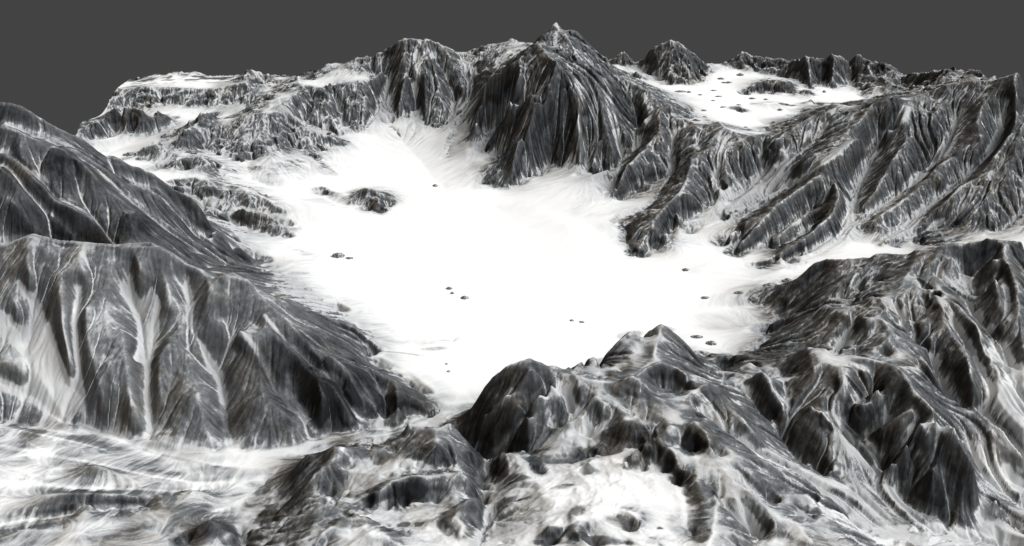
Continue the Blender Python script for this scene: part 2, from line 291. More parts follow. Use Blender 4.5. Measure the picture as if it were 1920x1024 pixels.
wall v 350,530,.15 358,570,.13 360,615,.11 385,660,.08 412,705,.05 422,760,.02 430,838,.002
wall s 335,605,1.69 320,635,1.665 300,670,1.63 297,710,1.59 305,760,1.55 315,822,.003
wall s 335,605,1.69 345,650,1.65 360,700,1.6 372,750,1.55 385,800,1.51 400,842,.002
wall v 285,540,.15 300,580,.12 290,630,.09 280,690,.06 275,740,.035 288,826,.002
wall v 245,520,.155 250,560,.13 268,610,.1 262,660,.075 252,690,.06
wall v 150,540,.15 140,600,.11 142,640,.085 145,690,.06 155,740,.035 158,785,.012
wall v 30,530,.15 60,560,.13 85,610,.1 105,660,.07 130,710,.045 155,745,.03
wall v 0,580,.12 25,605,.1 45,640,.08 55,680,.06 90,730,.035 130,792,.004
wall s 212,459,1.83 210,500,1.79 200,540,1.75 200,600,1.69 205,660,1.63 215,720,1.57 225,808,.003
wall s 160,575,1.71 165,640,1.65 180,690,1.6 190,740,1.56 200,800,.006
wall s 145,452,1.84 150,480,1.8 155,510,1.77
wall s 100,470,1.82 110,520,1.77 115,570,1.72 118,620,1.67 125,670,1.62
wall s 62,441,1.86 50,480,1.81 55,520,1.77
wall s 0,500,1.81 20,540,1.77 30,575,1.73
wall s 250,456,1.83 255,490,1.79 262,510,1.77
wall s 300,500,1.79 315,540,1.75 320,575,1.72
wall s 222,620,1.68 240,650,1.64 240,700,1.59 245,760,1.53 255,815,.003
wall s 0,690,1.64 30,690,1.64 45,700,1.63
wall n 0,720,.03 60,745,.02 120,790,.003
wall f 133,797,.0 158,795,.0 200,805,.001 250,820,.0 300,829,.0 350,838,.0 400,844,.0 425,846,.0 480,840,.0 540,838,.0 600,818,.002 625,808,.003 668,812,.0 700,806,.0 745,806,.0
wall n 180,812,-.002 300,850,-.004 400,872,-.004 500,880,-.002
wall n 550,855,-.001 620,840,0
# striped ridge behind it
ridge c -20,187,2.21 0,191,2.21 20,192,2.205 40,197,2.2 65,216,2.195 77,220,2.19 100,235,2.185 150,260,2.175 175,280,2.17 197,297,2.165 212,296,2.165 225,301,2.16 250,312,2.16 265,315,2.155 287,325,2.155 325,355,2.145 350,365,2.14 355,366,2.14 380,392,2.13 410,420,2.13 440,455,2.145 475,487,2.175 488,495,.004
ridge v 10,232,2.165 40,240,2.165 75,258,2.15 110,270,2.135 140,285,2.12 175,315,2.105 215,350,2.085 265,393,2.06 305,425,2.045 337,450,2.035 375,478,2.03
ridge v 235,330,2.135 250,340,2.13 275,350,2.125 300,363,2.12 330,395,2.11 355,425,2.1 400,462,2.09
ridge c 0,240,2.14 20,241,2.14 37,249,2.13 75,267,2.12 95,280,2.11 107,279,2.1 135,295,2.09 160,315,2.075 175,327,2.065 190,350,2.055 225,375,2.04 265,402,2.025 300,432,2.01 337,457,2.0 370,485,2.0 400,500,2.0 425,514,.09
ridge s 205,300,2.16 212,326,2.125 240,343,2.115 270,356,2.11 295,370,2.105 325,402,2.095 350,430,2.085 375,452,2.08 400,472,2.07 425,503,.06
ridge s 325,355,2.145 350,390,2.13 365,405,2.125 376,411,2.12 410,447,2.12 432,470,2.13 450,486,.02
ridge f 489,497,.0 470,498,.001 450,490,.006 430,475,.02 415,465,.03
ridge n 380,445,2.11 420,485,.035 455,505,.01 480,515,.004
ridge s 37,249,2.13 40,290,2.08 60,310,2.06
ridge s 135,295,2.1 150,345,2.05 165,390,2.01 190,430,1.97 215,457,1.95
ridge s 265,402,2.02 240,400,1.99 250,430,1.97 270,452,1.955
ridge c 0,287,2.08 30,300,2.06 62,335,2.02 85,355,2.0 105,382,1.98 125,390,1.97 150,402,1.96 170,415,1.955 185,430,1.95 210,457,1.94
ridge s 0,317,2.03 25,335,2.01 60,380,1.97 80,400,1.965 100,412,1.96 137,450,1.93
ridge v 5,290,2.1 40,310,2.06 62,327,2.045 105,373,2.01 150,394,1.985 185,422,1.97 205,448,1.95
ridge v 0,310,2.06 25,328,2.03 60,372,1.99 100,404,1.97 137,442,1.945
ridge s 0,365,1.98 30,385,1.95 60,420,1.94 80,442,1.93
ridge n 0,464,.162 100,458,.162 212,464,.158 287,466,.148 335,492,.12
# far left cirque
rim c 215,174,3.24 230,170,3.24 250,166,3.24 270,161,3.24 290,165,3.23 312,165,3.23 350,165,3.23 390,168,3.22 425,163,3.22 450,158,3.22 462,154,3.22
rim c 270,149,3.42 283,144,3.42 295,141,3.42 310,142,3.42 325,135,3.42 345,138,3.42 362,135,3.42 375,137,3.42 390,144,3.42 410,146,3.42 430,143,3.42 445,144,3.4 460,136,3.35 472,132,3.3 480,136,3.28 490,148,3.28 505,159,3.28 527,159,3.28 540,154,3.26 550,152,3.25 559,143,3.24 566,148,3.24 572,152,3.24 582,151,3.26 597,132,3.3 616,119,3.34 630,120,3.34 640,121,3.34 655,116,3.34 669,106,3.34 680,109,3.34 700,106,3.34 715,99,3.34 735,86,3.33 747,76,3.32 756,70,3.32 770,72,3.32 792,76,3.32 805,75,3.32 817,79,3.32 830,87,3.32 843,94,3.33 855,100,3.34 875,100,3.36 890,94,3.36 903,91,3.36 917,85,3.36 940,80,3.36 955,77,3.36 962,75,3.36 975,79,3.35 985,82,3.34 995,80,3.3 1010,90,3.3
rim s 350,165,3.23 352,180,3.2 355,200,.075
rim s 312,165,3.23 318,182,3.2 320,195,.075
rim s 280,163,3.23 285,185,3.19 290,200,.07
rim f 225,225,.05 238,210,.058 262,215,.06 290,205,.068 325,197,.074 350,200,.074 375,200,.074 400,200,.074 430,195,.08 450,185,.088
rim s 390,168,3.22 395,185,3.18 392,200,.076
rim s 425,163,3.22 430,180,3.18 425,196,.08
rim s 160,236,.05 170,225,2.95 190,238,2.92 200,258,.045
rim s 200,212,3.0 215,200,3.02 235,200,3.0 225,225,2.94 215,250,.05
rim s 235,200,3.0 260,205,2.98 255,225,2.94 250,252,.052
rim s 260,205,2.98 285,215,2.95 280,240,.056
rim s 295,210,3 310,215,2.98 322,228,.06
rim s 340,245,.057 355,225,2.92 375,212,2.94 398,222,.062
rim s 345,245,2.83 370,235,2.86 395,225,.062
rim s 250,290,.047 270,275,2.78 290,265,2.8 305,268,.052
rim s 462,154,3.22 465,175,3.15 470,190,.09
rim s 505,159,3.28 500,180,3.14 505,200,3.0
rim s 559,143,3.24 560,165,3.14 552,185,3.05
rim v 520,175,3.12 530,200,3.0 552,220,2.95 566,233,.06
rim v 545,180,.14 565,225,.06 580,250,.05
rim c 540,165,3.14 570,160,3.16 597,165,3.15 630,163,3.17 660,152,3.18 685,150,3.19 705,152,3.2 720,130,3.25
rim s 570,160,3.16 580,180,3.1 575,205,3.02 570,228,.06
rim s 597,165,3.15 600,185,3.08 605,215,2.98 602,240,.05
rim s 630,163,3.17 620,190,3.09 625,225,2.98 632,252,.042
rim f 566,234,.055 582,236,.052 600,243,.047 620,245,.045 635,255,.04 640,225,.06 632,200,.08
rim s 655,152,3.18 650,180,3.1 650,210,3.02 652,232,.055
rim s 660,152,3.18 665,195,3.06 670,247,.042
rim s 685,150,3.19 688,180,3.1 685,210,3.02 680,245,.044
rim s 685,150,3.19 700,180,3.1 702,212,.065
rim f 637,205,.075 645,230,.056 655,242,.047 670,250,.042 682,246,.044 690,230,.052 703,214,.064 706,195,.075
rim v 640,170,3.14 636,200,.082
rim s 735,86,3.33 730,115,3.27 718,140,3.2 712,165,.1
rim s 756,70,3.32 760,95,3.26 764,120,3.22 767,150,3.17 770,185,3.12 770,214,.062
rim s 760,95,3.26 748,130,3.2 738,160,3.15 733,185,.085
rim s 767,130,3.2 752,165,3.14 747,200,3.09 747,222,.056
rim f 732,188,.08 740,210,.062 748,224,.055 758,215,.06 770,216,.06 780,200,.07 790,215,.06 800,236,.048 812,240,.046 818,243,.045 835,232,.052 846,215,.065 853,198,.08 862,180,.1
rim v 780,100,3.28 782,140,3.19 780,190,.08
rim s 792,76,3.32 800,95,3.27 807,112,3.24 812,145,3.18 813,185,3.12 817,241,.046
rim s 807,112,3.24 796,150,3.17 795,190,3.11 800,234,.048
rim s 812,125,3.22 825,165,3.14 835,200,3.08 836,231,.052
rim s 817,79,3.32 822,105,3.27 832,130,3.21 845,160,3.15 855,190,.085
rim s 830,87,3.32 845,115,3.28 862,150,3.2 872,175,.11
rim s 890,94,3.36 893,120,3.28 897,140,3.2 892,160,.14
rim s 917,85,3.36 915,105,3.3 910,125,3.22 908,140,3.15
rim s 955,77,3.36 945,95,3.3 935,115,3.2
# inner left ridge
inner c 440,232,2.93 455,222,2.94 475,214,2.95 500,212,2.95 520,215,2.95 535,222,2.95 552,232,2.94 567,238,2.93 590,246,2.92 605,250,2.91 620,257,2.9 630,262,2.9 637,272,.042
inner s 440,232,2.93 415,242,2.9 400,250,2.88 385,265,2.85 374,281,.05
inner s 440,232,2.93 435,255,2.87 420,275,2.83 408,293,.044
inner s 475,214,2.95 465,240,2.9 455,262,2.84 448,285,2.79 452,302,.042
inner s 500,212,2.95 490,240,2.89 480,265,2.83 478,295,.045
inner s 520,215,2.95 515,250,2.88 510,275,2.82 505,303,2.74 500,345,.024
inner s 535,222,2.95 545,250,2.9 560,280,2.84 582,293,2.8 612,301,.03
inner s 505,303,2.74 540,305,2.74 550,325,2.69 560,342,.024
inner s 480,310,2.72 470,320,2.7 465,332,.03
inner s 582,293,2.8 600,312,2.74 642,331,.018
inner s 582,293,2.8 575,315,2.73 578,340,.022
inner s 567,238,2.93 590,262,2.88 610,285,.034
inner f 374,283,.048 390,285,.048 408,295,.043 430,300,.042 452,305,.04 470,300,.042 455,325,.034 462,335,.03 490,346,.024 505,352,.021 540,356,.02 560,350,.022 578,346,.022 592,335,.024 615,330,.022 642,332,.018 625,315,.024 612,302,.03 620,290,.034 610,275,.042 637,274,.04
inner s 602,356,.018 620,358,2.59 640,362,2.57 655,366,2.56 668,362,2.56 682,355,2.57 695,353,2.57 708,360,2.56 720,370,2.54 728,382,.006
inner s 695,353,2.57 692,375,2.5 690,393,.006
inner s 708,360,2.56 712,382,2.5 716,402,.004
inner f 602,360,.014 615,375,.011 640,386,.009 665,389,.008 690,396,.006 716,404,.003 728,384,.005
inner c 315,321,.04 325,307,2.67 337,297,2.69 355,294,2.7 380,295,2.7 395,308,2.67 403,320,.036
inner s 337,297,2.69 345,312,2.64 350,325,.04
inner n 420,330,.038 450,345,.033 500,370,.024
inner s 315,335,2.6 340,332,2.61 365,336,2.6
inner c 350,352,2.56 367,345,2.57 390,337,2.585 405,342,2.58 420,349,2.57 440,347,2.57 455,350,2.565 470,352,2.56 492,367,2.52 512,383,2.48 532,399,.016
inner f 350,365,.03 372,370,.028 410,375,.024 442,388,.018 470,393,.016 505,403,.012 533,401,.014
inner s 390,337,2.585 395,355,2.54 395,371,.026
inner s 420,349,2.57 425,370,2.52 440,387,.019
inner s 455,350,2.565 468,372,2.5 480,392,.015
inner s 387,390,2.44 410,395,2.43 440,402,2.42 470,411,2.4 495,420,2.385 512,427,2.37 542,445,.002
inner f 385,402,.004 420,415,.002 460,428,.0 497,442,.0 525,447,.0 545,447,.0
inner v 380,380,.022 440,396,.014 500,412,.008 540,430,.004
inner s 440,392,2.42 500,405,2.4 560,434,.004
# far right hills
far n 1135,106,.118 1170,102,3.5 1205,102,3.5
far c 1197,112,3.44 1208,100,3.42 1220,92,3.41 1232,86,3.41 1245,80,3.4 1260,78,3.4 1272,80,3.4 1281,80,3.4 1290,95,3.41 1300,104,3.42 1310,113,3.43 1328,131,.117
far s 1245,80,3.4 1237,110,3.26 1228,130,3.2 1222,142,.117
far s 1260,79,3.4 1255,105,3.26 1257,125,3.21 1268,158,.115
far s 1281,80,3.4 1282,105,3.26 1290,130,3.2 1297,157,.115
far s 1300,104,3.42 1315,130,3.25 1325,145,.116
far f 1197,114,.118 1205,128,.117 1222,144,.116 1240,150,.115 1252,157,.115 1270,159,.115 1297,159,.115 1326,147,.116 1330,133,.117
far s 1155,118,.118 1163,100,3.46 1175,106,3.46 1192,125,.118
far s 1180,142,.118 1193,134,3.32 1203,140,3.31 1212,152,.116
far n 1325,121,3.47 1345,120,3.47 1357,119,3.47
far c 1357,121,3.465 1372,112,3.46 1385,104,3.46 1395,100,3.46 1410,104,3.46 1425,107,3.45 1435,112,3.44 1447,111,3.42 1457,114,3.41 1467,111,3.4 1475,115,3.39 1482,119,3.37 1495,113,3.34 1507,108,3.3 1520,109,3.3 1530,113,3.3 1545,111,3.3 1557,106,3.3 1567,103,3.3 1575,107,3.3 1582,106,3.3 1592,111,3.3 1602,107,3.31 1612,104,3.32 1625,108,3.32 1640,117,3.3 1655,121,3.28 1672,124,3.26 1680,134,3.24 1700,144,3.2 1712,141,3.16 1725,136,3.13 1740,138,3.1 1752,135,3.08 1770,131,3.05 1785,126,3.02 1797,131,3.0 1810,134,2.98 1822,132,2.95 1832,131,2.93 1842,141,2.9 1852,149,2.85 1870,148,2.75
far s 1395,100,3.46 1398,115,3.44 1385,131,.118
far s 1447,111,3.42 1435,125,3.3 1420,134,.118
far s 1467,111,3.4 1465,125,3.29 1450,140,.118
far s 1507,108,3.3 1495,125,3.25 1475,142,.118
far s 1507,108,3.3 1515,130,3.22 1520,165,.116
far s 1530,113,3.3 1535,130,3.23 1540,150,.118
far s 1567,103,3.3 1560,130,3.22 1562,165,.116
far s 1582,106,3.3 1590,125,3.24 1595,145,.12
far s 1640,117,3.3 1620,135,3.2 1605,162,.12
far s 1655,121,3.28 1650,145,3.18 1615,182,.118
far s 1655,121,3.28 1665,150,3.15 1655,190,.12
far s 1672,124,3.26 1685,155,3.13 1685,187,.122
far s 1680,134,3.24 1700,160,3.12 1708,183,.13
far f 1415,134,.118 1432,143,.118 1470,143,.118 1495,150,.117 1520,167,.115 1540,152,.117 1562,169,.115 1580,160,.118 1596,147,.12 1603,165,.118 1614,184,.117 1640,192,.118
far c 1395,176,.113 1420,160,3.18 1435,150,3.21 1447,146,3.22 1460,150,3.2 1475,158,3.17 1485,172,.113
far f 1395,178,.112 1430,172,.113 1445,178,.112 1465,181,.112 1484,175,.112
far c 1498,178,.113 1508,168,3.13 1520,170,3.12 1524,183,.112
far c 1508,195,.112 1520,186,3.03 1533,200,.111
far c 1372,206,.113 1382,198,2.98 1390,202,2.96 1397,212,.112
far c 1400,196,.113 1430,195,3.01 1462,192,3.02 1478,200,.112
far s 1785,126,3.02 1770,150,2.95 1755,165,2.85
# low moraines, lower left
low s 0,788,1.57 50,801,1.54 135,813,1.52 220,833,1.475 287,853,1.44 350,868,1.42 425,881,.0
low v 0,800,.004 100,820,.004 200,845,.004
low v 0,835,.004 100,855,.004 175,869,.004 275,893,.004 375,908,.004 470,903,.004
low s 0,815,1.515 60,825,1.5 150,840,1.475 250,865,1.435 330,885,1.4 400,893,.002
low s 0,860,1.44 40,868,1.43 120,880,1.41 180,872,1.42 230,890,1.39 300,905,1.37 350,910,.004
low v 0,903,.004 75,908,.004 150,918,.004 250,918,.004 325,923,.004 400,918,.004
low s 60,930,1.34 120,925,1.345 200,928,1.34 260,935,1.33 280,945,.002
low s 0,950,1.32 70,955,1.31 130,950,1.315 170,945,.002
low v 0,985,.0 60,975,.0 150,961,0 212,953,0 270,950,0
low s 0,1010,1.235 45,990,1.255 100,995,1.25 160,1000,1.24
low s 180,1024,1.22 225,985,1.265 260,960,1.295 287,952,1.31 298,930,1.34 325,935,1.33 357,918,1.35 385,925,1.34 420,940,.006
low s 298,940,1.32 320,960,1.29 340,985,1.26
low s 262,990,1.25 300,1005,1.23 340,1024,1.21
low c 350,1026,.01 370,1000,1.23 392,976,1.245 412,990,1.235 425,1002,1.225 440,1001,1.225 452,1020,.01
low n 400,960,.006 450,950,.006 480,915,.0 520,885,.0
'''
# where the wind has bared the rock (+) or snow has drifted over it (-), or slope shade is painted in (some +): image column, row, half-widths, amount
PATCHES = '''
570,880,25,25,.25 600,865,22,15,.15 620,905,35,22,.3 665,850,30,12,.32 760,812,20,20,.15 800,845,25,15,.24 855,820,15,25,.28 880,870,20,30,.28
890,920,18,30,.22 700,930,30,12,.22 770,905,30,14,.28 805,918,20,13,.22 520,960,40,25,.15 580,965,40,25,.15 640,975,30,10,.2 770,990,12,8,.25
800,990,8,8,.22 850,975,15,20,.25 715,992,20,15,.26 880,955,20,25,.1 545,905,20,25,.2 725,860,25,10,.2
624,860,8,18,-.14 700,905,40,9,-.2 645,938,40,10,-.25 690,962,40,9,-.2 815,965,30,18,-.15 750,878,50,9,-.12
935,865,12,20,.32 955,905,24,8,.32 960,945,25,8,.25 1040,862,45,10,.32 1100,862,30,10,.26 1000,872,14,20,.25 1180,825,35,20,.42 1200,872,20,15,.3
1228,852,28,14,.28 1262,868,12,16,.38 1285,905,15,12,.32 1310,930,25,25,.25 1292,972,30,30,.18 1330,1000,20,20,.2 1095,960,18,18,.36 1050,1000,25,18,.42
1110,992,20,15,.2 1180,970,25,14,.3 1130,1020,40,8,.3 1040,915,25,7,.2 1245,980,6,6,.3
962,870,20,15,-.35 965,925,20,11,-.32 1100,832,45,12,-.2 1180,900,50,13,-.2 1228,922,38,25,-.25 1150,925,40,15,-.15
1000,690,25,9,-.18 1086,772,13,22,-.34 1225,652,30,7,-.32 1252,656,22,10,-.22 1000,775,35,7,-.12 1262,802,18,8,-.28 1310,742,20,5,-.15
1092,755,16,24,.3 955,730,40,40,.2 1000,822,50,20,.22 900,790,20,30,.2 1180,630,15,12,.2 1240,622,22,8,.2 1292,668,22,15,.3 1150,672,30,14,.2 1302,822,18,22,.38
1600,690,28,6,-.34 1472,714,18,5,-.26 1708,790,20,8,-.24 1395,685,12,5,-.2
1595,788,25,20,.4 1645,785,18,18,.4 1690,880,32,42,.34 1642,842,25,15,.25 1760,900,50,50,.15
90,700,110,55,-.1 400,545,25,9,-.35 540,680,45,55,.3 470,780,60,40,.26 620,770,45,40,.3 320,720,30,60,.18 700,730,45,35,.3 620,680,60,60,.2
345,650,12,30,-.1 500,570,20,20,.1
310,150,40,4,.24 370,150,40,3,.2 430,152,30,4,.2 255,160,20,4,.2 350,142,60,3,.2 640,130,30,8,.2 680,115,30,8,.2 560,165,40,12,.12
1040,100,30,20,-.05 1450,285,60,12,-.05
300,149,45,10,.34 372,148,40,9,.36 430,151,30,9,.32 345,158,60,4,.15 740,660,50,2.5,.13 802,648,28,4,.14 850,640,25,2,.12 200,870,90,7,.06 120,820,90,7,.1 330,960,45,20,.1 410,1000,40,20,.3
1400,605,75,45,.06 1380,560,60,20,.05 1330,500,60,20,.04 1270,450,40,25,.05 1120,390,50,25,.05 560,480,40,20,.05 620,640,30,15,.05 760,720,25,30,.07 780,820,50,15,.12 840,790,30,15,.08 1400,838,22,7,-.3 1450,863,24,7,-.32 1500,888,26,7,-.32 1550,915,28,8,-.3 1600,985,80,26,-.3 1750,1012,100,18,-.2 1880,690,40,45,-.2 1900,800,40,60,-.25 1870,860,40,30,-.2
250,800,60,5,-.1 350,830,80,7,-.12 500,868,40,8,-.1
'''
import bpy, math, time
import numpy as np
T0 = time.time()
rng = np.random.default_rng(7)
PITCH = math.radians(25.0); FOC = 2059.0
CP, SP = math.cos(PITCH), math.sin(PITCH)
S = 3000.0                       # metres per unit (the camera stands 3000 m above the basin floor)
X0, X1, Y0, Y1 = -1.2, 1.42, 0.95, 3.5
CELL = 0.0016
NX = int((X1 - X0) / CELL) // 32 * 32 + 1
NY = int((Y1 - Y0) / CELL) // 32 * 32 + 1
X1 = X0 + (NX - 1) * CELL; Y1b = Y0 + (NY - 1) * CELL
Y0 = Y1 - (NY - 1) * CELL

def world(px, py, v):
    u = (px - 960) / FOC; w = (512 - py) / FOC
    dy = CP + w * SP; dz = -SP + w * CP
    if v > 0.9: t = v / dy
    else: t = (v - 1.0) / dz
    return (u * t, dy * t, 1.0 + dz * t)

# hidden ground behind the crests (x, y, z)
WORLD = [
 ('n', [(-.25,1.56,0),(-.1,1.58,0),(.0,1.6,0)]), ('n', [(.08,1.60,0),(.15,1.62,0),(.2,1.66,.0)]),
 ('n', [(.0,1.66,0),(.1,1.72,0),(.25,1.76,0)]),
 ('n', [(-.9,1.93,.12),(-.7,1.92,.09),(-.5,1.9,.05)]),
 ('n', [(.35,1.95,.0),(.5,1.99,.003)]),
 ('n', [(-.1,3.4,.12),(.1,3.42,.12),(.25,3.4,.12)]), ('n', [(.15,3.3,.14),(.3,3.28,.12)]),
 ('n', [(.5,2.08,.012),(.65,2.06,.02),(.8,2.02,.03),(.95,1.98,.05)]),
 ('n', [(1.3,2.6,.15),(1.35,3.0,.14)]), ('n', [(1.35,1.5,-.03),(1.4,1.8,0)]),
 ('n', [(-1.19,2.3,.06),(-1.18,2.6,.05),(-1.15,2.85,.045)]),
 ('n', [(-1.1,2.45,.1),(-.9,2.4,.08),(-.75,2.35,.04)]),
 ('n', [(-1.15,1.0,-.01),(-1.15,1.4,.0)]), ('n', [(-.7,1.0,0),(-.3,.98,.03)]),
 ('n', [(-1.19,3.495,.03),(-.9,3.495,.04),(-.7,3.495,.06),(-.5,3.495,.09),(-.2,3.495,.13),(0,3.495,.14),(.25,3.495,.115),(.5,3.495,.11),(.7,3.495,.105),(.9,3.495,.09),(1.1,3.495,.06),(1.4,3.495,.03)]),
 ('n', [(1.1,3.35,.09),(1.4,3.3,.05)]),
 ('n', [(.05,.97,.09),(.2,.97,.09)]),
 ('n', [(.22,1.5,.09),(.3,1.5,.09)]),
]
lines = []
for row in LINES.strip().splitlines():
    if row.startswith('#') or not row.strip(): continue
    f = row.split()
    pts = []
    for p in f[2:]:
        a = p.split(',')
        pts.append(tuple(float(q) for q in a))
    # resolve: interpolate distance along the line between points given either way
    W = [world(*p) for p in pts]
    if f[1] in 'sc' and pts[-1][2] < .9 and len(pts) > 2 and pts[-2][2] > .9 and f[0] not in ('far', 'rim'):
        dN = W[-1][1]; first = next(i for i, p in enumerate(pts) if p[2] > .9)
        if f[1] == 's' and W[first][1] > dN and min(w_[1] for w_ in W[first:-1]) < dN + .004:
            L = [0.]
            for a, b in zip(pts, pts[1:]): L.append(L[-1] + math.hypot(b[0] - a[0], b[1] - a[1]))
            d0 = W[first][1]
            W = [world(p[0], p[1], d0 + (dN - d0) * (l - L[first]) / (L[-1] - L[first])) for p, l in zip(pts, L)]
        elif W[-2][1] < dN and dN - W[-2][1] < .25 and W[-2][1] < W[first][1]:
            W[-1] = world(pts[-1][0], pts[-1][1], W[-2][1] - .008)
    if f[0] in ('far', 'rim') and f[1] == 's' and len(pts) > 2:
        L = [0.]
        for a, b in zip(pts, pts[1:]): L.append(L[-1] + math.hypot(b[0] - a[0], b[1] - a[1]))
        d0, d1 = W[0][1], W[-1][1]
        if pts[0][2] > .9 or pts[-1][2] > .9:
            W = [world(p[0], p[1], d0 + (d1 - d0) * l / L[-1]) for p, l in zip(pts, L)]
    lines.append((f[0], f[1], W, pts))
def densify(W, pts, step):
    out = []
    for i in range(len(W) - 1):
        a, b = np.array(W[i]), np.array(W[i + 1])
        L = np.hypot(*(b - a)[:2]); n = max(2, int(L / step))
        if pts is not None and (pts[i][2] > .9 or pts[i + 1][2] > .9):
            t = np.linspace(0, 1, n)
            P = a[None] + (b - a)[None] * t[:, None]
        else:
            t = np.linspace(0, 1, n)
            P = a[None] + (b - a)[None] * t[:, None]
        out.append(P)
    return np.vstack(out)
ROCKV = {'c': 1., 's': 1., 'f': .3, 'v': 0., 'n': 0.}
CP_, CZ, CR, CM = [], [], [], []
NAMES = []
for nm, kd, W, pts in lines:
    if nm not in NAMES: NAMES.append(nm)
    P = densify(W, pts, CELL * .6)
    CP_.append(P); CR.append(np.full(len(P), ROCKV[kd])); CM.append(np.full(len(P), NAMES.index(nm)))
    wd = {'slope': 5, 'lower': 4, 'east': 2, 'rib': 2, 'rim': 3, 'massif': 2}.get(nm, 0) if kd == 'v' else 0
    if wd:                                         # gully floors have some width
        t_ = np.gradient(P[:, :2], axis=0); t_ /= np.linalg.norm(t_, axis=1, keepdims=True) + 1e-9
        run = np.minimum(1, np.arange(len(P)) / (len(P) * .35))
        for q in range(-wd, wd + 1):
            if q:
                Q = P.copy(); Q[:, 0] -= t_[:, 1] * q * CELL * run; Q[:, 1] += t_[:, 0] * q * CELL * run
                Q[:, 2] += .00025 * abs(q)
                CP_.append(Q); CR.append(np.full(len(P), 0.)); CM.append(np.full(len(P), NAMES.index(nm)))
for kd, W in WORLD:
    P = densify(W, None, CELL * .6)
    CP_.append(P); CR.append(np.full(len(P), .3)); CM.append(np.full(len(P), -1))
P = np.vstack(CP_); R_ = np.concatenate(CR); M_ = np.concatenate(CM)
ok = (P[:, 0] > X0) & (P[:, 0] < X1) & (P[:, 1] > Y0) & (P[:, 1] < Y1)
P, R_, M_ = P[ok], R_[ok], M_[ok]

def solve():
    """membrane through all the lines, coarse to fine"""
    Z = R = None
    for lev in (32, 16, 8, 4, 2, 1):
        nx, ny = (NX - 1) // lev + 1, (NY - 1) // lev + 1
        ix = np.rint((P[:, 0] - X0) / (CELL * lev)).astype(int).clip(0, nx - 1)
        iy = np.rint((P[:, 1] - Y0) / (CELL * lev)).astype(int).clip(0, ny - 1)
        k = iy * nx + ix
        cnt = np.bincount(k, minlength=nx * ny).astype(float)
        zz = np.bincount(k, P[:, 2], nx * ny); rr = np.bincount(k, R_, nx * ny)
        m = cnt > 0
        zz[m] /= cnt[m]; rr[m] /= cnt[m]
        zz = zz.reshape(ny, nx); rr = rr.reshape(ny, nx); m = m.reshape(ny, nx)
        if Z is None:
            Z = np.full((ny, nx), .08); R = np.full((ny, nx), .5)
        else:
            def up(A):
                B = np.zeros((ny, nx)); B[::2, ::2] = A
                B[1::2, ::2] = (A[1:] + A[:-1]) / 2
                B[:, 1::2] = (B[:, :-1:2] + B[:, 2::2]) / 2
                return B
            Z, R = up(Z), up(R)
        for it in range({32: 600, 16: 300, 8: 160, 4: 80, 2: 40, 1: 16}[lev]):
            for A, c in ((Z, zz), (R, rr)):
                A[m] = c[m]
                E = np.pad(A, 1, mode='edge')
                A[...] = (E[:-2, 1:-1] + E[2:, 1:-1] + E[1:-1, :-2] + E[1:-1, 2:]) * .25
        if lev > 1: Z[m] = zz[m]; R[m] = rr[m]
    return Z, R
Z, R = solve()
print('solve', Z.shape, round(time.time() - T0, 1))

def blur(A, s):
    r = int(s * 2.5) + 1; k = np.exp(-.5 * (np.arange(-r, r + 1) / s) ** 2); k /= k.sum()
    for ax in (0, 1):
        E = np.pad(A, [(r, r) if i == ax else (0, 0) for i in (0, 1)], mode='edge')
        B = np.zeros_like(A); n = A.shape[ax]
        for i, w in enumerate(k):
            B += w * (E[i:i + n] if ax == 0 else E[:, i:i + n])
        A = B
    return A
def blurbig(A, s):
    """wide blur on a reduced grid"""
    f = max(1, int(s // 3))
    ny, nx = A.shape
    py, px = (-ny) % f, (-nx) % f
    E = np.pad(A, ((0, py), (0, px)), mode='edge')
    E = E.reshape(E.shape[0] // f, f, E.shape[1] // f, f).mean((1, 3))
    E = blur(E, s / f)
    yy = (np.arange(ny) + .5) / f - .5; xx = (np.arange(nx) + .5) / f - .5
    return sample(E, *np.meshgrid(xx, yy))
def sample(A, x, y):
    ny, nx = A.shape
    x = x.clip(0, nx - 1.001); y = y.clip(0, ny - 1.001)
    i = x.astype(np.int32); j = y.astype(np.int32); fx = x - i; fy = y - j
    F = A.ravel(); k = j * nx + i
    return (F[k] * (1 - fx) + F[k + 1] * fx) * (1 - fy) + (F[k + nx] * (1 - fx) + F[k + nx + 1] * fx) * fy
def perlin(x, y, seed):
    r = np.random.default_rng(seed)
    n = 256; ang = r.random((n, n)) * 2 * np.pi
    gx, gy = np.cos(ang).ravel(), np.sin(ang).ravel()
    xi = np.floor(x).astype(np.int32); yi = np.floor(y).astype(np.int32)
    fx = x - xi; fy = y - yi
    def g(dx, dy):
        k = ((yi + dy) & 255) * n + ((xi + dx) & 255)
        return gx[k] * (fx - dx) + gy[k] * (fy - dy)
    sx = fx * fx * fx * (fx * (fx * 6 - 15) + 10); sy = fy * fy * fy * (fy * (fy * 6 - 15) + 10)
    a, b, c, d = g(0, 0), g(1, 0), g(0, 1), g(1, 1)
    return ((a + (b - a) * sx) * (1 - sy) + (c + (d - c) * sx) * sy) * 1.5
def sm(a, b, x):
    t = np.clip((x - a) / (b - a), 0, 1); return t * t * (3 - 2 * t)
XX, YY = np.meshgrid(X0 + np.arange(NX) * CELL, Y0 + np.arange(NY) * CELL)
def slope(A, c=CELL):
    gy, gx = np.gradient(A, c); return gx, gy, np.hypot(gx, gy)
smz = lambda a, b, x: (lambda t: t * t * (3 - 2 * t))(np.clip((x - a) / (b - a), 0, 1))

Z = blur(Z, .7)
_, _, sl0 = slope(blurbig(Z, 6))
rough = sm(.12, .45, sl0) * sm(.15, .55, blur(R, 3)) 
rough = blurbig(rough, 6) * sm(.06, .35, blur(R, 3))
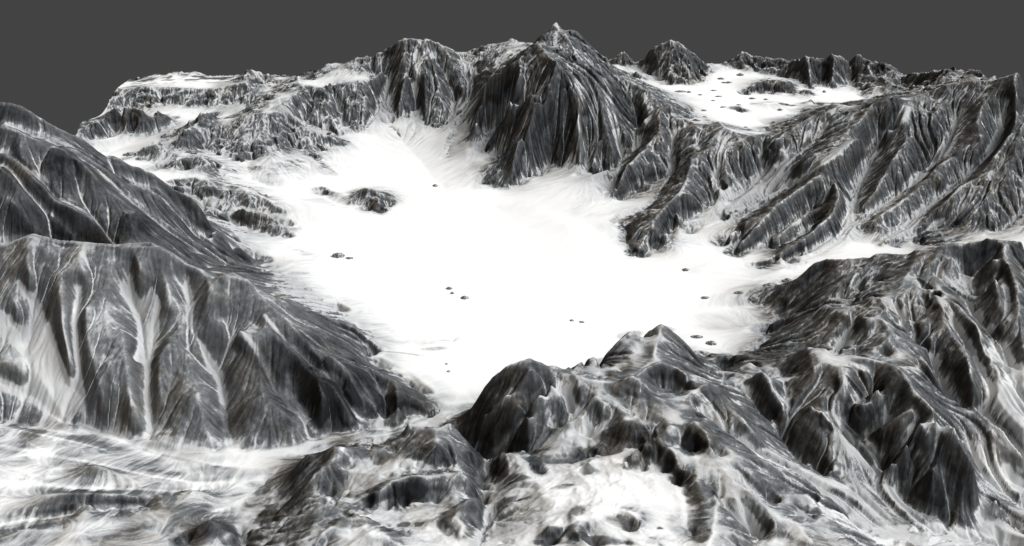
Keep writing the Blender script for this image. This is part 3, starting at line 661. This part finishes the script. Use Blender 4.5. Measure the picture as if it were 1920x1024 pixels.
# ---- which massif each cell belongs to (nearest surveyed line)
lev = 4; nx, ny = (NX - 1) // lev + 1, (NY - 1) // lev + 1
lab = np.full((ny, nx), -1); dist = np.full((ny, nx), 1e9)
ROCKY = [i for i, n in enumerate(NAMES) if n not in ('basin', 'plateau', 'cirque', 'couloir')]
sel = (R_ > .9)
sx = ((P[:, 0] - X0) / (CELL * lev)); sy = ((P[:, 1] - Y0) / (CELL * lev))
seedx = np.full((ny, nx), 1e6); seedy = seedx.copy()
for grp, m in ((0, M_ >= 0),):
    i = np.rint(sx[m]).astype(int).clip(0, nx - 1); j = np.rint(sy[m]).astype(int).clip(0, ny - 1)
    lab[j, i] = np.where(R_[m] > .2, M_[m], 100 + M_[m]); seedx[j, i] = i; seedy[j, i] = j
II, JJ = np.meshgrid(np.arange(nx), np.arange(ny))
step = 256
while step >= 1:                                  # jump flooding
    for oy in (-step, 0, step):
        for ox in (-step, 0, step):
            if ox == oy == 0: continue
            ys = (JJ + oy).clip(0, ny - 1); xs = (II + ox).clip(0, nx - 1)
            cx, cy, cl = seedx[ys, xs], seedy[ys, xs], lab[ys, xs]
            dn = (cx - II) ** 2 + (cy - JJ) ** 2; dc = (seedx - II) ** 2 + (seedy - JJ) ** 2
            b = dn < dc
            seedx[b] = cx[b]; seedy[b] = cy[b]; lab[b] = cl[b]
    step //= 2
lab = np.where(lab >= 100, lab - 100, lab)
snowidx = {NAMES.index(n) for n in ('basin', 'plateau', 'cirque', 'couloir')}
print('labels', round(time.time() - T0, 1))
XI, YI = np.meshgrid(np.arange(NX, dtype=float), np.arange(NY, dtype=float))
def massmap(table, default=0.):
    m = np.full((ny, nx), default)
    for n_, b_ in table.items(): m[lab == NAMES.index(n_)] = b_
    return sample(blur(m, 3), XI / lev, YI / lev)
# fractal relief on the rock
NSC = massmap({'ridge': .35, 'wall': .4, 'slope': .55, 'massif': .9, 'rib': .7, 'far': 2.2, 'rim': 1.3, 'low': .3, 'lower': .45, 'east': .6, 'crag': .6, 'inner': 1.}, .8)
KM = massmap({'wall': .22, 'ridge': .6, 'low': .3, 'hill': .7, 'shelf': .7, 'lower': .8}, 1.)
rough = np.maximum(rough, massmap({'hill': .55, 'shelf': .5, 'low': .15}) * .8)
wx = perlin(XX * 9, YY * 9, 1) * .02; wy = perlin(XX * 9, YY * 9, 2) * .02
N = np.zeros_like(Z); a = 1.
for o, f in enumerate((11, 22, 44, 88, 170, 300)):
    n = perlin((XX + wx) * f, (YY + wy) * f, 10 + o)
    N += a * ((1 - 2 * np.abs(n)) - .35); a *= .56
Z0 = Z.copy()
Z = Z + N * .0062 * rough * NSC
low = massmap({'wall': 1., 'ridge': .5}) * sm(.1, .3, sl0) * (perlin(XX * 10, YY * 10, 44) * .007 + perlin(XX * 24, YY * 24, 45) * .0035) + perlin(XX * 3.1, YY * 3.1, 40) * .0025 + perlin(XX * 12, YY * 12, 41) * .0006
Z = Z + low
# snow fans banked up against the foot of the rock
rk0 = sm(.15, .38, sl0)
fan = blurbig(rk0, 30) * .6 + blurbig(rk0, 70) * .5
fan = .013 * fan * (1 - blurbig(rk0, 5)) * blurbig(massmap({'basin': 1., 'cirque': .5}), 12)
Z = Z + fan; Z0 = Z0 + fan
# ---- water and avalanches cut gullies
def carve(A, c, n, steps, rounds, k, seed, km):
    r = np.random.default_rng(seed); ny, nx = A.shape; F = None
    for q in range(rounds):
        B = blur(A, .8)
        gx, gy, s = slope(B, c)
        inv = 1 / (s + 1e-4); dxf = (-gx * inv).ravel().astype(np.float32); dyf = (-gy * inv).ravel().astype(np.float32); sf = s.ravel().astype(np.float32)
        x = r.random(n).astype(np.float32) * (nx - 3) + 1; y = r.random(n).astype(np.float32) * (ny - 3) + 1
        vx = np.zeros(n, np.float32); vy = vx.copy(); H = np.zeros(nx * ny)
        alive = np.ones(n, bool)
        for t in range(steps):
            kk = (y.astype(np.int32)) * nx + x.astype(np.int32)
            g = sf[kk]
            H += np.bincount(kk, np.minimum(g * 4, 1.), nx * ny)
            vx = .35 * vx + dxf[kk]; vy = .35 * vy + dyf[kk]
            L = np.hypot(vx, vy) + 1e-6
            x = x + vx / L; y = y + vy / L
            keep = (x > 1) & (x < nx - 2) & (y > 1) & (y < ny - 2) & (g > .03)
            if t % 8 == 7:
                x, y, vx, vy = x[keep], y[keep], vx[keep], vy[keep]
            else:
                x = x.clip(1, nx - 2); y = y.clip(1, ny - 2)
            if len(x) < 50: break
        H = H.reshape(ny, nx) * (nx * ny / n) / 20.
        F = H if F is None else F * .5 + H * .5
        cut = np.log1p(blur(H, .7)) * sm(.1, .5, s)
        A = A - k * km * np.minimum(cut, 4.)
        # thin slumping keeps the walls believable
        lim = 1.9 * c
        for _ in range(2):
            E = np.pad(A, 1, mode='edge'); d = 0
            for sl_ in ((slice(0, -2), slice(1, -1)), (slice(2, None), slice(1, -1)), (slice(1, -1), slice(0, -2)), (slice(1, -1), slice(2, None))):
                dd = E[sl_] - A; d = d + np.where(dd > lim, (dd - lim) * .2, 0) - np.where(-dd > lim, (-dd - lim) * .2, 0)
            A = A + d
    return A, F
h2 = Z[::2, ::2].copy()
h2b, F2 = carve(h2, CELL * 2, 60000, 90, 12, .00042, 3, KM[::2, ::2])
d2 = h2b - h2
yy = np.arange(NY) / 2.; xx = np.arange(NX) / 2.
Z = Z + sample(d2, *np.meshgrid(xx, yy))
print('carve1', round(time.time() - T0, 1))
Z, F1 = carve(Z, CELL, 260000, 60, 8, .00022, 5, KM)
Z = Z + blurbig(Z0 + low - Z, 14) * 1.0       # keep the large forms where they were surveyed
F = np.log1p(F1) * .6 + np.log1p(sample(F2, *np.meshgrid(xx, yy))) * .6
print('carve2', round(time.time() - T0, 1))
def ground(px, py):
    z = 0.05
    for _ in range(12):
        x, y, _z = world(px, py, z)
        z = z * .4 + .6 * float(sample(Z, np.array([(x - X0) / CELL]), np.array([(y - Y0) / CELL]))[0])
    return x, y, z
# ---- streaks down the fall line (line-integral of noise)
gx, gy, s = slope(blur(Z, 1.6))
inv = 1 / (s + .02); dx = (gx * inv).astype(np.float32); dy = (gy * inv).astype(np.float32)
def streaks(noise, n, st):
    II, JJ = np.meshgrid(np.arange(NX, dtype=np.float32), np.arange(NY, dtype=np.float32))
    acc = noise.copy(); w = 1.
    for sgn in (1, -1):
        x, y = II.copy(), JJ.copy()
        for q in range(n):
            k = (y.astype(np.int32)) * NX + x.astype(np.int32)
            x = (x + sgn * st * dx.ravel()[k]).clip(0, NX - 1); y = (y + sgn * st * dy.ravel()[k]).clip(0, NY - 1)
            acc += noise.ravel()[(y + .5).astype(np.int32).clip(0, NY - 1) * NX + (x + .5).astype(np.int32).clip(0, NX - 1)]; w += 1
    acc /= w
    return (acc - acc.mean()) / acc.std()
wn = blur(rng.standard_normal((NY, NX)), .7).astype(np.float32); wn /= wn.std()
st1 = streaks(wn, 9, 1.0)
wn0 = rng.standard_normal((NY, NX)).astype(np.float32)
st0 = streaks(wn0, 6, 1.0)
wn2 = blur(rng.standard_normal((NY, NX)), 1.6).astype(np.float32); wn2 /= wn2.std()
st2 = streaks(wn2, 16, 1.6)
wn3 = blur(rng.standard_normal((NY, NX)), 2.8).astype(np.float32); wn3 /= wn3.std()
st3 = streaks(wn3, 32, 2.2)
print('streaks', round(time.time() - T0, 1))
gx, gy, s = slope(blur(Z, 1.3))
rockish = sm(.3, .7, s)
lap0 = blur(Z, 2.0) - blurbig(Z, 8)
Z = Z + (st1 * (.00035 + .0004 * massmap({'massif': 1., 'rim': 1., 'far': 1., 'rib': 1., 'slope': 1., 'inner': 1.})) + st2 * .0009 + st3 * .0012 + st3 * massmap({'wall': -.0007, 'massif': .0014, 'rib': .001, 'slope': .0012, 'rim': .0012, 'far': .001, 'inner': .0006, 'lower': .0008, 'east': .0006, 'crag': .0004})) * rockish * (1 - sm(.003, .007, lap0))
lap = blur(Z, 2.0) - blurbig(Z, 8)
sB = slope(blurbig(Z, 5))[2]
Rb = blur(R, 4)
# how bare the rock is, 0 = snow .. 1 = rock
fl = np.clip(F - 1.2, 0, 3)
bmap = massmap({'ridge': .22, 'wall': .16, 'slope': .1, 'massif': .12, 'rib': .12, 'east': .14, 'lower': .1, 'crag': .12, 'shelf': .02, 'hill': .02, 'low': .1, 'far': .08, 'inner': .06})
bmap = bmap - massmap({'wall': .07}) * sm(-.32, -.52, XX)
sS = s * .45 + sB * .55
sS = sS / (1 + .8 * np.maximum(sS - .35, 0))
amp = sm(.08, .45, sS)
wallm = massmap({'wall': 1.})
gul = sm(.62, .12, blur(R, 2.)) * (1 - wallm) + wallm * sm(.3, .04, blur(R, 1.5))                     # surveyed gullies and fans hold snow
val = bmap * sm(.08, .3, sS) + sS * 1.12 - .02
farm = massmap({'massif': 1., 'rim': 1., 'far': 1., 'rib': .9, 'slope': .8, 'inner': .9, 'lower': .3, 'east': .4})
stk = st0 * (.035 + .03 * farm) + st1 * (.045 + .05 * farm) + st2 * .07 + st3 * .07
lf = (blur(Z, .8) - blur(Z, 3.)) / .0009
hollow = sm(.0003, .0035, -lap)                    # concave ground holds snow too
vein = sm(1.3, 3.0, np.log1p(F1)) * .12 + fl * .07
tone = val + stk * (.1 + 1. * amp) - vein * sm(.1, .4, sS) - np.clip(np.abs(lf) - .25, 0, 1.5) * .1 * amp - gul * .34 * amp - hollow * .24 * amp - sm(.0012, .004, lap) * .1 * (.5 + stk * 3)
vm = sm(1.5, 3.0, np.log1p(F1)) * sm(.12, .3, sS)
tone = tone + vm * .8 * np.minimum(.27 + stk * .3 - tone, 0) * massmap({'wall': .9, 'ridge': .4, 'lower': .8, 'east': .8, 'shelf': .7, 'hill': .7, 'low': .6}, .55)
wl = wallm * sm(-.28, -.5, XX) * sm(.1, .3, sS)
tone = tone * (1 - wl) + wl * (.4 + .1 * perlin(XX * 14, YY * 14, 33) + (tone - .48) * .6 - .2 * sm(1.6, 3.4, np.log1p(F1)) - .1 * sm(.25, .03, R))
flor = .035 + .27 * sm(.05, .42, sS) + stk * .05 * amp + .03 * perlin(XX * 5, YY * 5, 77) * sm(.02, .15, sS)
tone = np.where(tone < flor, flor + (tone - flor) * .15, tone)
tone = flor + np.maximum(tone - flor, 0) + np.minimum(tone - flor, 0) * .15
patch = np.zeros_like(Z)
for row in PATCHES.split():
    px, py, rx, ry, am = map(float, row.split(','))
    x, y, z = ground(px, py)
    k = math.hypot(x, y, 1 - z) / FOC
    rx *= k; ry *= k / min(1., (1 - z) / math.hypot(x, y, 1 - z) + .25)
    i0, i1 = (int((x + q * rx * 2.4 - X0) / CELL) for q in (-1, 1)); j0, j1 = (int((y + q * ry * 2.4 - Y0) / CELL) for q in (-1, 1))
    i0, j0 = max(i0, 0), max(j0, 0); sl = (slice(j0, max(j1, j0)), slice(i0, max(i1, i0)))
    dx_ = XX[sl] + wx[sl] * 1.2 - x; dy_ = YY[sl] + wy[sl] * 1.2 - y
    q = (dx_ / rx) ** 2 + (dy_ / ry) ** 2
    e = q + .22 * N[sl] - .12 * stk[sl] * 5
    patch[sl] += am * sm(1.9, .35, e)
tone = tone + np.maximum(patch, 0) * (1 + stk * 1.5)
tone = np.where(patch < 0, np.maximum(tone + patch * (1 + stk * 2), np.minimum(tone, flor * .7 + .02)), tone)
cap = sm(3.27, 3.36, YY) * sm(-.45, -.6, XX)
tone = tone + cap * .42 * sm(-.15, .35, perlin(XX * 17, YY * 26, 71) + .5 * perlin(XX * 45, YY * 60, 72) + .15 * stk)
margin_shade = blurbig(sm(.2, .4, sS), 26) * (1 - amp)        # grey shade of the basin's margin slopes, painted into the snow tone
tone = tone + margin_shade * (.27 + .25 * stk + .06 * perlin(XX * 13, YY * 13, 61))
tone = np.maximum(tone, 0)
lowm = massmap({'low': 1.})
band = perlin(XX * 5 + YY * 3, YY * 34 - XX * 6, 91) + .5 * perlin(XX * 11 + YY * 3, YY * 80 - XX * 12, 92)
tone = tone + lowm * np.clip(.2 + band * .1 + stk * .5 - tone * .3 - .13 * sm(.25, 0., R), -.05, .5)
drift = perlin(XX * 4, YY * 30 + XX * 5, 93)
tone = tone + (1 - amp) * .008 * drift
tone = tone + .35 * (tone - blur(tone, 2.2)) * amp + .25 * (tone - blur(tone, 1.)) * amp
tone = np.maximum(tone, 0)
bare = sm(.25, .5, tone)
face = sm(-.1, .9, gx / (s + .1))  # left-facing slopes: the warm cast of their shade, put into the colour
attr = {'tone': tone * .5, 'bare': bare, 'face': face}
print('tone', [round(float(q), 2) for q in np.percentile(tone, [1, 10, 30, 50, 70, 90, 99])])
# ---- materials
def mat_terrain():
    m = bpy.data.materials.new('snow_and_rock'); m.use_nodes = True
    nt = m.node_tree; nd = nt.nodes; ln = nt.links
    nd.clear()
    out = nd.new('ShaderNodeOutputMaterial'); b = nd.new('ShaderNodeBsdfPrincipled')
    b.inputs['Roughness'].default_value = .92; b.inputs['Specular IOR Level'].default_value = .12
    ln.new(b.outputs[0], out.inputs[0])
    def at(n):
        a = nd.new('ShaderNodeAttribute'); a.attribute_name = n; a.attribute_type = 'GEOMETRY'; return a.outputs['Fac']
    def mth(op, a, c, d=None):
        n = nd.new('ShaderNodeMath'); n.operation = op
        for i, v in enumerate((a, c, d)):
            if v is None: continue
            if isinstance(v, (int, float)): n.inputs[i].default_value = v
            else: ln.new(v, n.inputs[i])
        return n.outputs[0]
    def mix(f, a, c):
        n = nd.new('ShaderNodeMix'); n.data_type = 'RGBA'
        for s_, v in ((n.inputs[0], f), (n.inputs[6], a), (n.inputs[7], c)):
            if isinstance(v, (int, float)): s_.default_value = v
            elif isinstance(v, tuple): s_.default_value = (*v, 1)
            else: ln.new(v, s_)
        return n.outputs[2]
    def ramp(f, stops):
        n = nd.new('ShaderNodeValToRGB'); e = n.color_ramp.elements
        while len(e) < len(stops): e.new(.5)
        for el, (p, c) in zip(e, stops): el.position = p; el.color = (*c, 1)
        ln.new(f, n.inputs[0]); return n.outputs[0]
    tc = nd.new('ShaderNodeTexCoord')
    def noise(sc, det=4, ro=.6):
        n = nd.new('ShaderNodeTexNoise'); n.inputs['Scale'].default_value = sc; n.inputs['Detail'].default_value = det
        n.inputs['Roughness'].default_value = ro; ln.new(tc.outputs['Object'], n.inputs['Vector']); return n.outputs['Fac']
    fine = noise(.03, 6, .68); broad = noise(.0022, 3); tint = noise(.0045, 4)
    t = mth('ADD', at('tone'), mth('MULTIPLY', mth('SUBTRACT', fine, .5), mth('MULTIPLY_ADD', at('bare'), .26, .02)))
    cool = ramp(t, [(.02, (.93, .93, .93)), (.05, (.86, .865, .87)), (.1, (.64, .65, .66)), (.155, (.4, .415, .43)), (.21, (.18, .19, .2)), (.28, (.108, .114, .121)), (.42, (.05, .054, .059)), (.62, (.013, .0145, .0165))])
    warm = ramp(t, [(.02, (.93, .93, .93)), (.05, (.87, .865, .86)), (.1, (.66, .65, .635)), (.155, (.42, .41, .395)), (.21, (.195, .187, .175)), (.28, (.116, .108, .098)), (.42, (.055, .049, .042)), (.62, (.0155, .013, .0105))])
    tw = ramp(mth('ADD', mth('MULTIPLY', at('face'), .3), tint), [(.53, (0, 0, 0)), (.8, (1, 1, 1))])
    ln.new(mix(tw, cool, warm), b.inputs['Base Color'])
    bp = nd.new('ShaderNodeBump'); bp.inputs['Strength'].default_value = .5; bp.inputs['Distance'].default_value = 6.
    ln.new(mth('MULTIPLY', fine, at('bare')), bp.inputs['Height']); ln.new(bp.outputs[0], b.inputs['Normal'])
    return m
MT = mat_terrain()
# ---- meshes
XXm, YYm = XX * S, (YY) * S
_gy, _gx = np.gradient(Z, CELL)
NRM = np.stack([-_gx, -_gy, np.ones_like(Z)], -1); NRM /= np.linalg.norm(NRM, axis=-1, keepdims=True); NRM = NRM.astype(np.float32)
def build(name, cellmask):
    """one solid sheet of ground made of the grid cells in cellmask"""
    j, i = np.nonzero(cellmask)
    used = np.zeros((NY, NX), bool)
    used[j, i] = used[j + 1, i] = used[j, i + 1] = used[j + 1, i + 1] = True
    idx = np.full((NY, NX), -1, np.int64); idx[used] = np.arange(used.sum())
    co = np.stack([XXm[used], YYm[used], Z[used] * S], 1).astype(np.float32)
    q = np.stack([idx[j, i], idx[j, i + 1], idx[j + 1, i + 1], idx[j + 1, i]], 1).astype(np.int32)
    me = bpy.data.meshes.new(name)
    me.vertices.add(len(co)); me.vertices.foreach_set('co', co.ravel())
    me.loops.add(q.size); me.loops.foreach_set('vertex_index', q.ravel())
    me.polygons.add(len(q)); me.polygons.foreach_set('loop_start', np.arange(len(q), dtype=np.int32) * 4)
    me.update(calc_edges=True)
    me.polygons.foreach_set('use_smooth', np.ones(len(q), bool))
    for k, A in attr.items():
        at = me.attributes.new(k, 'FLOAT', 'POINT'); at.data.foreach_set('value', A[used].astype(np.float32))
    me.normals_split_custom_set_from_vertices(NRM[used])
    me.materials.append(MT)
    o = bpy.data.objects.new(name, me); bpy.context.scene.collection.objects.link(o)
    o['kind'] = 'structure'
    return o
LB = np.kron(lab, np.ones((lev, lev), int))[:NY - 1, :NX - 1]
cellbare = blurbig(bare, 12)[:-1, :-1] > .4
SNOWNAMES = {n: i for i, n in enumerate(NAMES)}
def isin(*ns): return np.isin(LB, [SNOWNAMES[n] for n in ns])
snowl = isin('basin', 'plateau', 'cirque', 'couloir')
MOUNTAINS = [
 (('massif',), 'central dark rock peak with a pointed summit, tallest above the snow basin'),
 (('rib',), 'twin dark rock ribs running down to the snow just right of the central peak'),
 (('slope',), 'long diagonal rock slope with grey snow gullies, on the right above the basin'),
 (('east',), 'dark brown ridge at the right edge, in front of the long diagonal slope'),
 (('lower',), 'steep dark buttress and spurs at the lower right, above the grey snow chute'),
 (('crag',), 'near-black crags with two snow-dusted knobs, at the near end of the basin'),
 (('shelf',), 'snow-covered foreground shelf with rock patches, bottom right of centre'),
 (('hill',), 'mottled snowy foreground hill with a row of small summits, bottom centre'),
 (('wall',), 'pale grey rock wall with branching white snow veins, near left'),
 (('ridge',), 'dark striped ridge descending from the left edge, behind the veined wall'),
 (('rim',), 'far snowy cirque wall and broad dark cliff peak, left of the central peak'),
 (('inner',), 'low broken rock ridge crossing the snow on the far left of the basin'),
 (('far',), 'row of small distant rock hills behind the upper snow plateau'),
]
rest = np.ones((NY - 1, NX - 1), bool)
for ns, label in MOUNTAINS:
    m = isin(*ns) & cellbare
    o = build('mountain', m); o['label'] = label; o['category'] = 'mountain'
    rest &= ~m
for nm, label, m in (
    ('snow_plateau', 'flat bright upper snow plateau dotted with dark rocks, top right', isin('plateau', 'far')),
    ('snow_chute', 'grey streaked snow chute flowing down between spurs, lower right', isin('lower', 'east', 'shelf', 'crag') & (YYm[:-1, :-1] < 1.62 * S) & (XXm[:-1, :-1] > .12 * S)),
    ('moraine', 'grey and white striped low ground, bottom left corner', isin('low')),
    ('snowfield', 'broad white snow basin in the middle of the mountains', rest)):
    m = m & rest
    o = build(nm, m); o['label'] = label; o['category'] = 'snow'
    rest &= ~m
print('mesh', round(time.time() - T0, 1))
# ---- boulders and outcrops standing free in the snow
def rock_material():
    m = bpy.data.materials.new('bare_rock'); m.use_nodes = True
    nt = m.node_tree; b = nt.nodes['Principled BSDF']; b.inputs['Roughness'].default_value = .9
    tc = nt.nodes.new('ShaderNodeTexCoord'); mp = nt.nodes.new('ShaderNodeMapping'); mp.inputs['Scale'].default_value = (1, 1, .35)
    n = nt.nodes.new('ShaderNodeTexNoise'); n.inputs['Scale'].default_value = .09; n.inputs['Detail'].default_value = 5
    r = nt.nodes.new('ShaderNodeValToRGB'); e = r.color_ramp.elements
    e[0].position = .35; e[0].color = (.06, .063, .068, 1); e[1].position = .68; e[1].color = (.6, .61, .62, 1)
    el = e.new(.52); el.color = (.17, .175, .18, 1)
    nt.links.new(tc.outputs['Object'], mp.inputs[0]); nt.links.new(mp.outputs[0], n.inputs['Vector'])
    nt.links.new(n.outputs['Fac'], r.inputs[0]); nt.links.new(r.outputs[0], b.inputs['Base Color'])
    return m
MR = rock_material()
def add_rock(name, px, py, w, h, label, cat, group=None, turn=0.):
    import bmesh
    x, y, z = ground(px, py)
    k = math.hypot(x, y, 1 - z) / FOC * S        # metres per image pixel at that distance
    W, H = w * k * .5, h * k * 1.05
    bm = bmesh.new(); bmesh.ops.create_icosphere(bm, subdivisions=4, radius=1)
    co_ = np.array([v.co[:] for v in bm.verts]); r = np.random.default_rng(int(px * 7 + py * 13))
    o1, o2 = r.random(2) * 40
    a = np.arctan2(co_[:, 1], co_[:, 0])
    rid = 1 - 2 * np.abs(perlin(co_[:, 0] * 1.6 + o1, co_[:, 1] * 1.6 + o2 + co_[:, 2], 55))
    fin = perlin(co_[:, 0] * 5 + o2, co_[:, 1] * 5 + o1 + co_[:, 2] * 4, 56)
    rad = 1 + .45 * rid + .3 * fin
    zz = np.clip(co_[:, 2], -.3, 1); zz = np.where(zz > 0, zz ** 1.25, zz)
    for v, c, q, z_ in zip(bm.verts, co_, rad, zz):
        v.co = (c[0] * q * W * (1.15 - .35 * max(z_, 0)), c[1] * q * min(W * .8, H * 1.7) * (1.15 - .35 * max(z_, 0)), z_ * H * (.75 + .35 * (q - .8)))
    me = bpy.data.meshes.new(name); bm.to_mesh(me); bm.free(); me.materials.append(MR)
    o = bpy.data.objects.new(name, me); sc.collection.objects.link(o)
    o.location = (x * S, y * S, z * S); o.rotation_euler.z = turn
    o['label'] = label; o['category'] = cat
    if group: o['group'] = group
sc = bpy.context.scene
G1 = 'rocks standing free in the snow basin'
for px, py, w, h, label, turn in (
    (816, 349, 7, 4, 'tiny lone boulder in the upper basin, below the wide snow couloir', 0),
    (634, 480, 17, 6, 'small pointed outcrop in the left of the basin, with a tail of stones', .2),
    (655, 484, 10, 2, 'thin flat stone streak just right of the small pointed outcrop', -.1),
    (842, 541, 9, 3, 'upper of two small flat rocks at the middle of the basin', .7),
    (848, 550, 6, 3, 'little grey stone between the two rocks at the middle of the basin', 1.1),
    (871, 559, 10, 5, 'small pyramid-shaped boulder at the middle of the basin', .1),
    (837, 683, 4, 3, 'tiny stone, upper of a pair near the low snow ridge', 0),
    (841, 697, 5, 3, 'tiny stone, lower of a pair near the low snow ridge', 0),
    (1286, 506, 10, 3, 'small flat dark rock below the tip of the twin rock ribs', .4),
    (1477, 526, 13, 4, 'pointed rock on the snow beside the dark brown right ridge', .2),
    (1442, 535, 16, 3, 'long low streak of stones on the snow left of the right ridge', .45),
    (1415, 560, 16, 3, 'flat rock lying on grey snow just below the long stone streak', .2),
    (1388, 548, 14, 2, 'faint thin line of pebbles on the right side of the basin', .2),
    (1322, 558, 12, 2, 'faintest dotted line of stones, leftmost of those by the right ridge', .2),
    (1334, 644, 14, 5, 'dark rock beside the snow-dusted knobs, at the basin edge', 0),
    (1308, 632, 16, 2.5, 'long pale stony ripple in the snow behind the two knobs', -.2),
    (1072, 601, 6, 2, 'left one of a few specks of stone on the open white basin', 0),
    (1091, 604, 7, 2, 'middle one of a few specks of stone on the open white basin', -.3),
    (815, 773, 16, 7, 'small wedge of rock at the foot of the veined wall, by the outlet', .3)):
    add_rock('boulder', px, py, w, h, label, 'rock', G1, turn)
G2 = 'dark rocks dotting the upper snow plateau'
for px, py, w, h in ((1275, 172, 22, 3), (1292, 173, 9, 3), (1313, 178, 8, 2), (1347, 181, 12, 2), (1338, 170, 10, 2), (1352, 148, 12, 3), (1366, 155, 14, 3),
    (1357, 155, 8, 2), (1290, 219, 19, 6), (1305, 226, 14, 4), (1321, 220, 9, 3), (1319, 207, 10, 2), (1398, 239, 8, 2), (1439, 243, 14, 4), (1355, 201, 12, 2),
    (1337, 189, 8, 2), (1462, 206, 10, 3), (1515, 216, 14, 3), (1500, 212, 8, 2), (1385, 197, 9, 2), (1452, 229, 9, 2), (1410, 185, 12, 3), (1436, 187, 8, 3), (1545, 173, 7, 5), (1430, 152, 8, 2), (1388, 141, 12, 5)):
    add_rock('boulder', px, py, w * .8, h * .75, 'small dark rock poking out of the upper snow plateau', 'rock', G2, (px % 7) * .1)
G3 = 'rocks in the far left cirque snow'
for px, py, w, h, label in (
    (243, 289, 14, 3, 'low streak of rock in the cirque, left of the others'),
    (262, 298, 12, 3, 'low rock lying below the dark outcrop in the cirque'),
    (311, 256, 12, 5, 'small rock right of the dark outcrop in the cirque'),
    (358, 285, 18, 3, 'thin grey rock streak below the broken rock ridge'),
    (404, 243, 8, 3, 'tiny rock high on the cirque snow tongue')):
    add_rock('boulder', px, py, w, h, label, 'rock', G3, .3)
print('rocks', round(time.time() - T0, 1))
# ---- camera, light, world
sc = bpy.context.scene
cam = bpy.data.cameras.new('camera'); co = bpy.data.objects.new('camera', cam); sc.collection.objects.link(co)
co.location = (0, 0, S); co.rotation_euler = (math.pi / 2 - PITCH, 0, 0)
cam.sensor_width = 36; cam.lens = FOC / 1920 * 36; cam.clip_start = 10; cam.clip_end = 60000
sc.camera = co
w = bpy.data.worlds.new('World'); sc.world = w; w.use_nodes = True
w.node_tree.nodes['Background'].inputs[0].default_value = (.0565, .0565, .0565, 1)
w.node_tree.nodes['Background'].inputs[1].default_value = 1.
sun = bpy.data.lights.new('sun', 'SUN'); so = bpy.data.objects.new('sun', sun); sc.collection.objects.link(so)
sun.energy = 4.8; sun.angle = math.radians(60); sun.color = (1, .99, .975)
az, el = math.radians(98), math.radians(47)      # azimuth measured from +y towards +x
from mathutils import Vector
dv = Vector((math.sin(az) * math.cos(el), math.cos(az) * math.cos(el), math.sin(el)))
so.rotation_euler = dv.to_track_quat('Z', 'Y').to_euler()
sc.view_settings.view_transform = 'Standard'; sc.view_settings.look = 'None'; sc.view_settings.gamma = 1
sc.cycles.max_bounces = 4
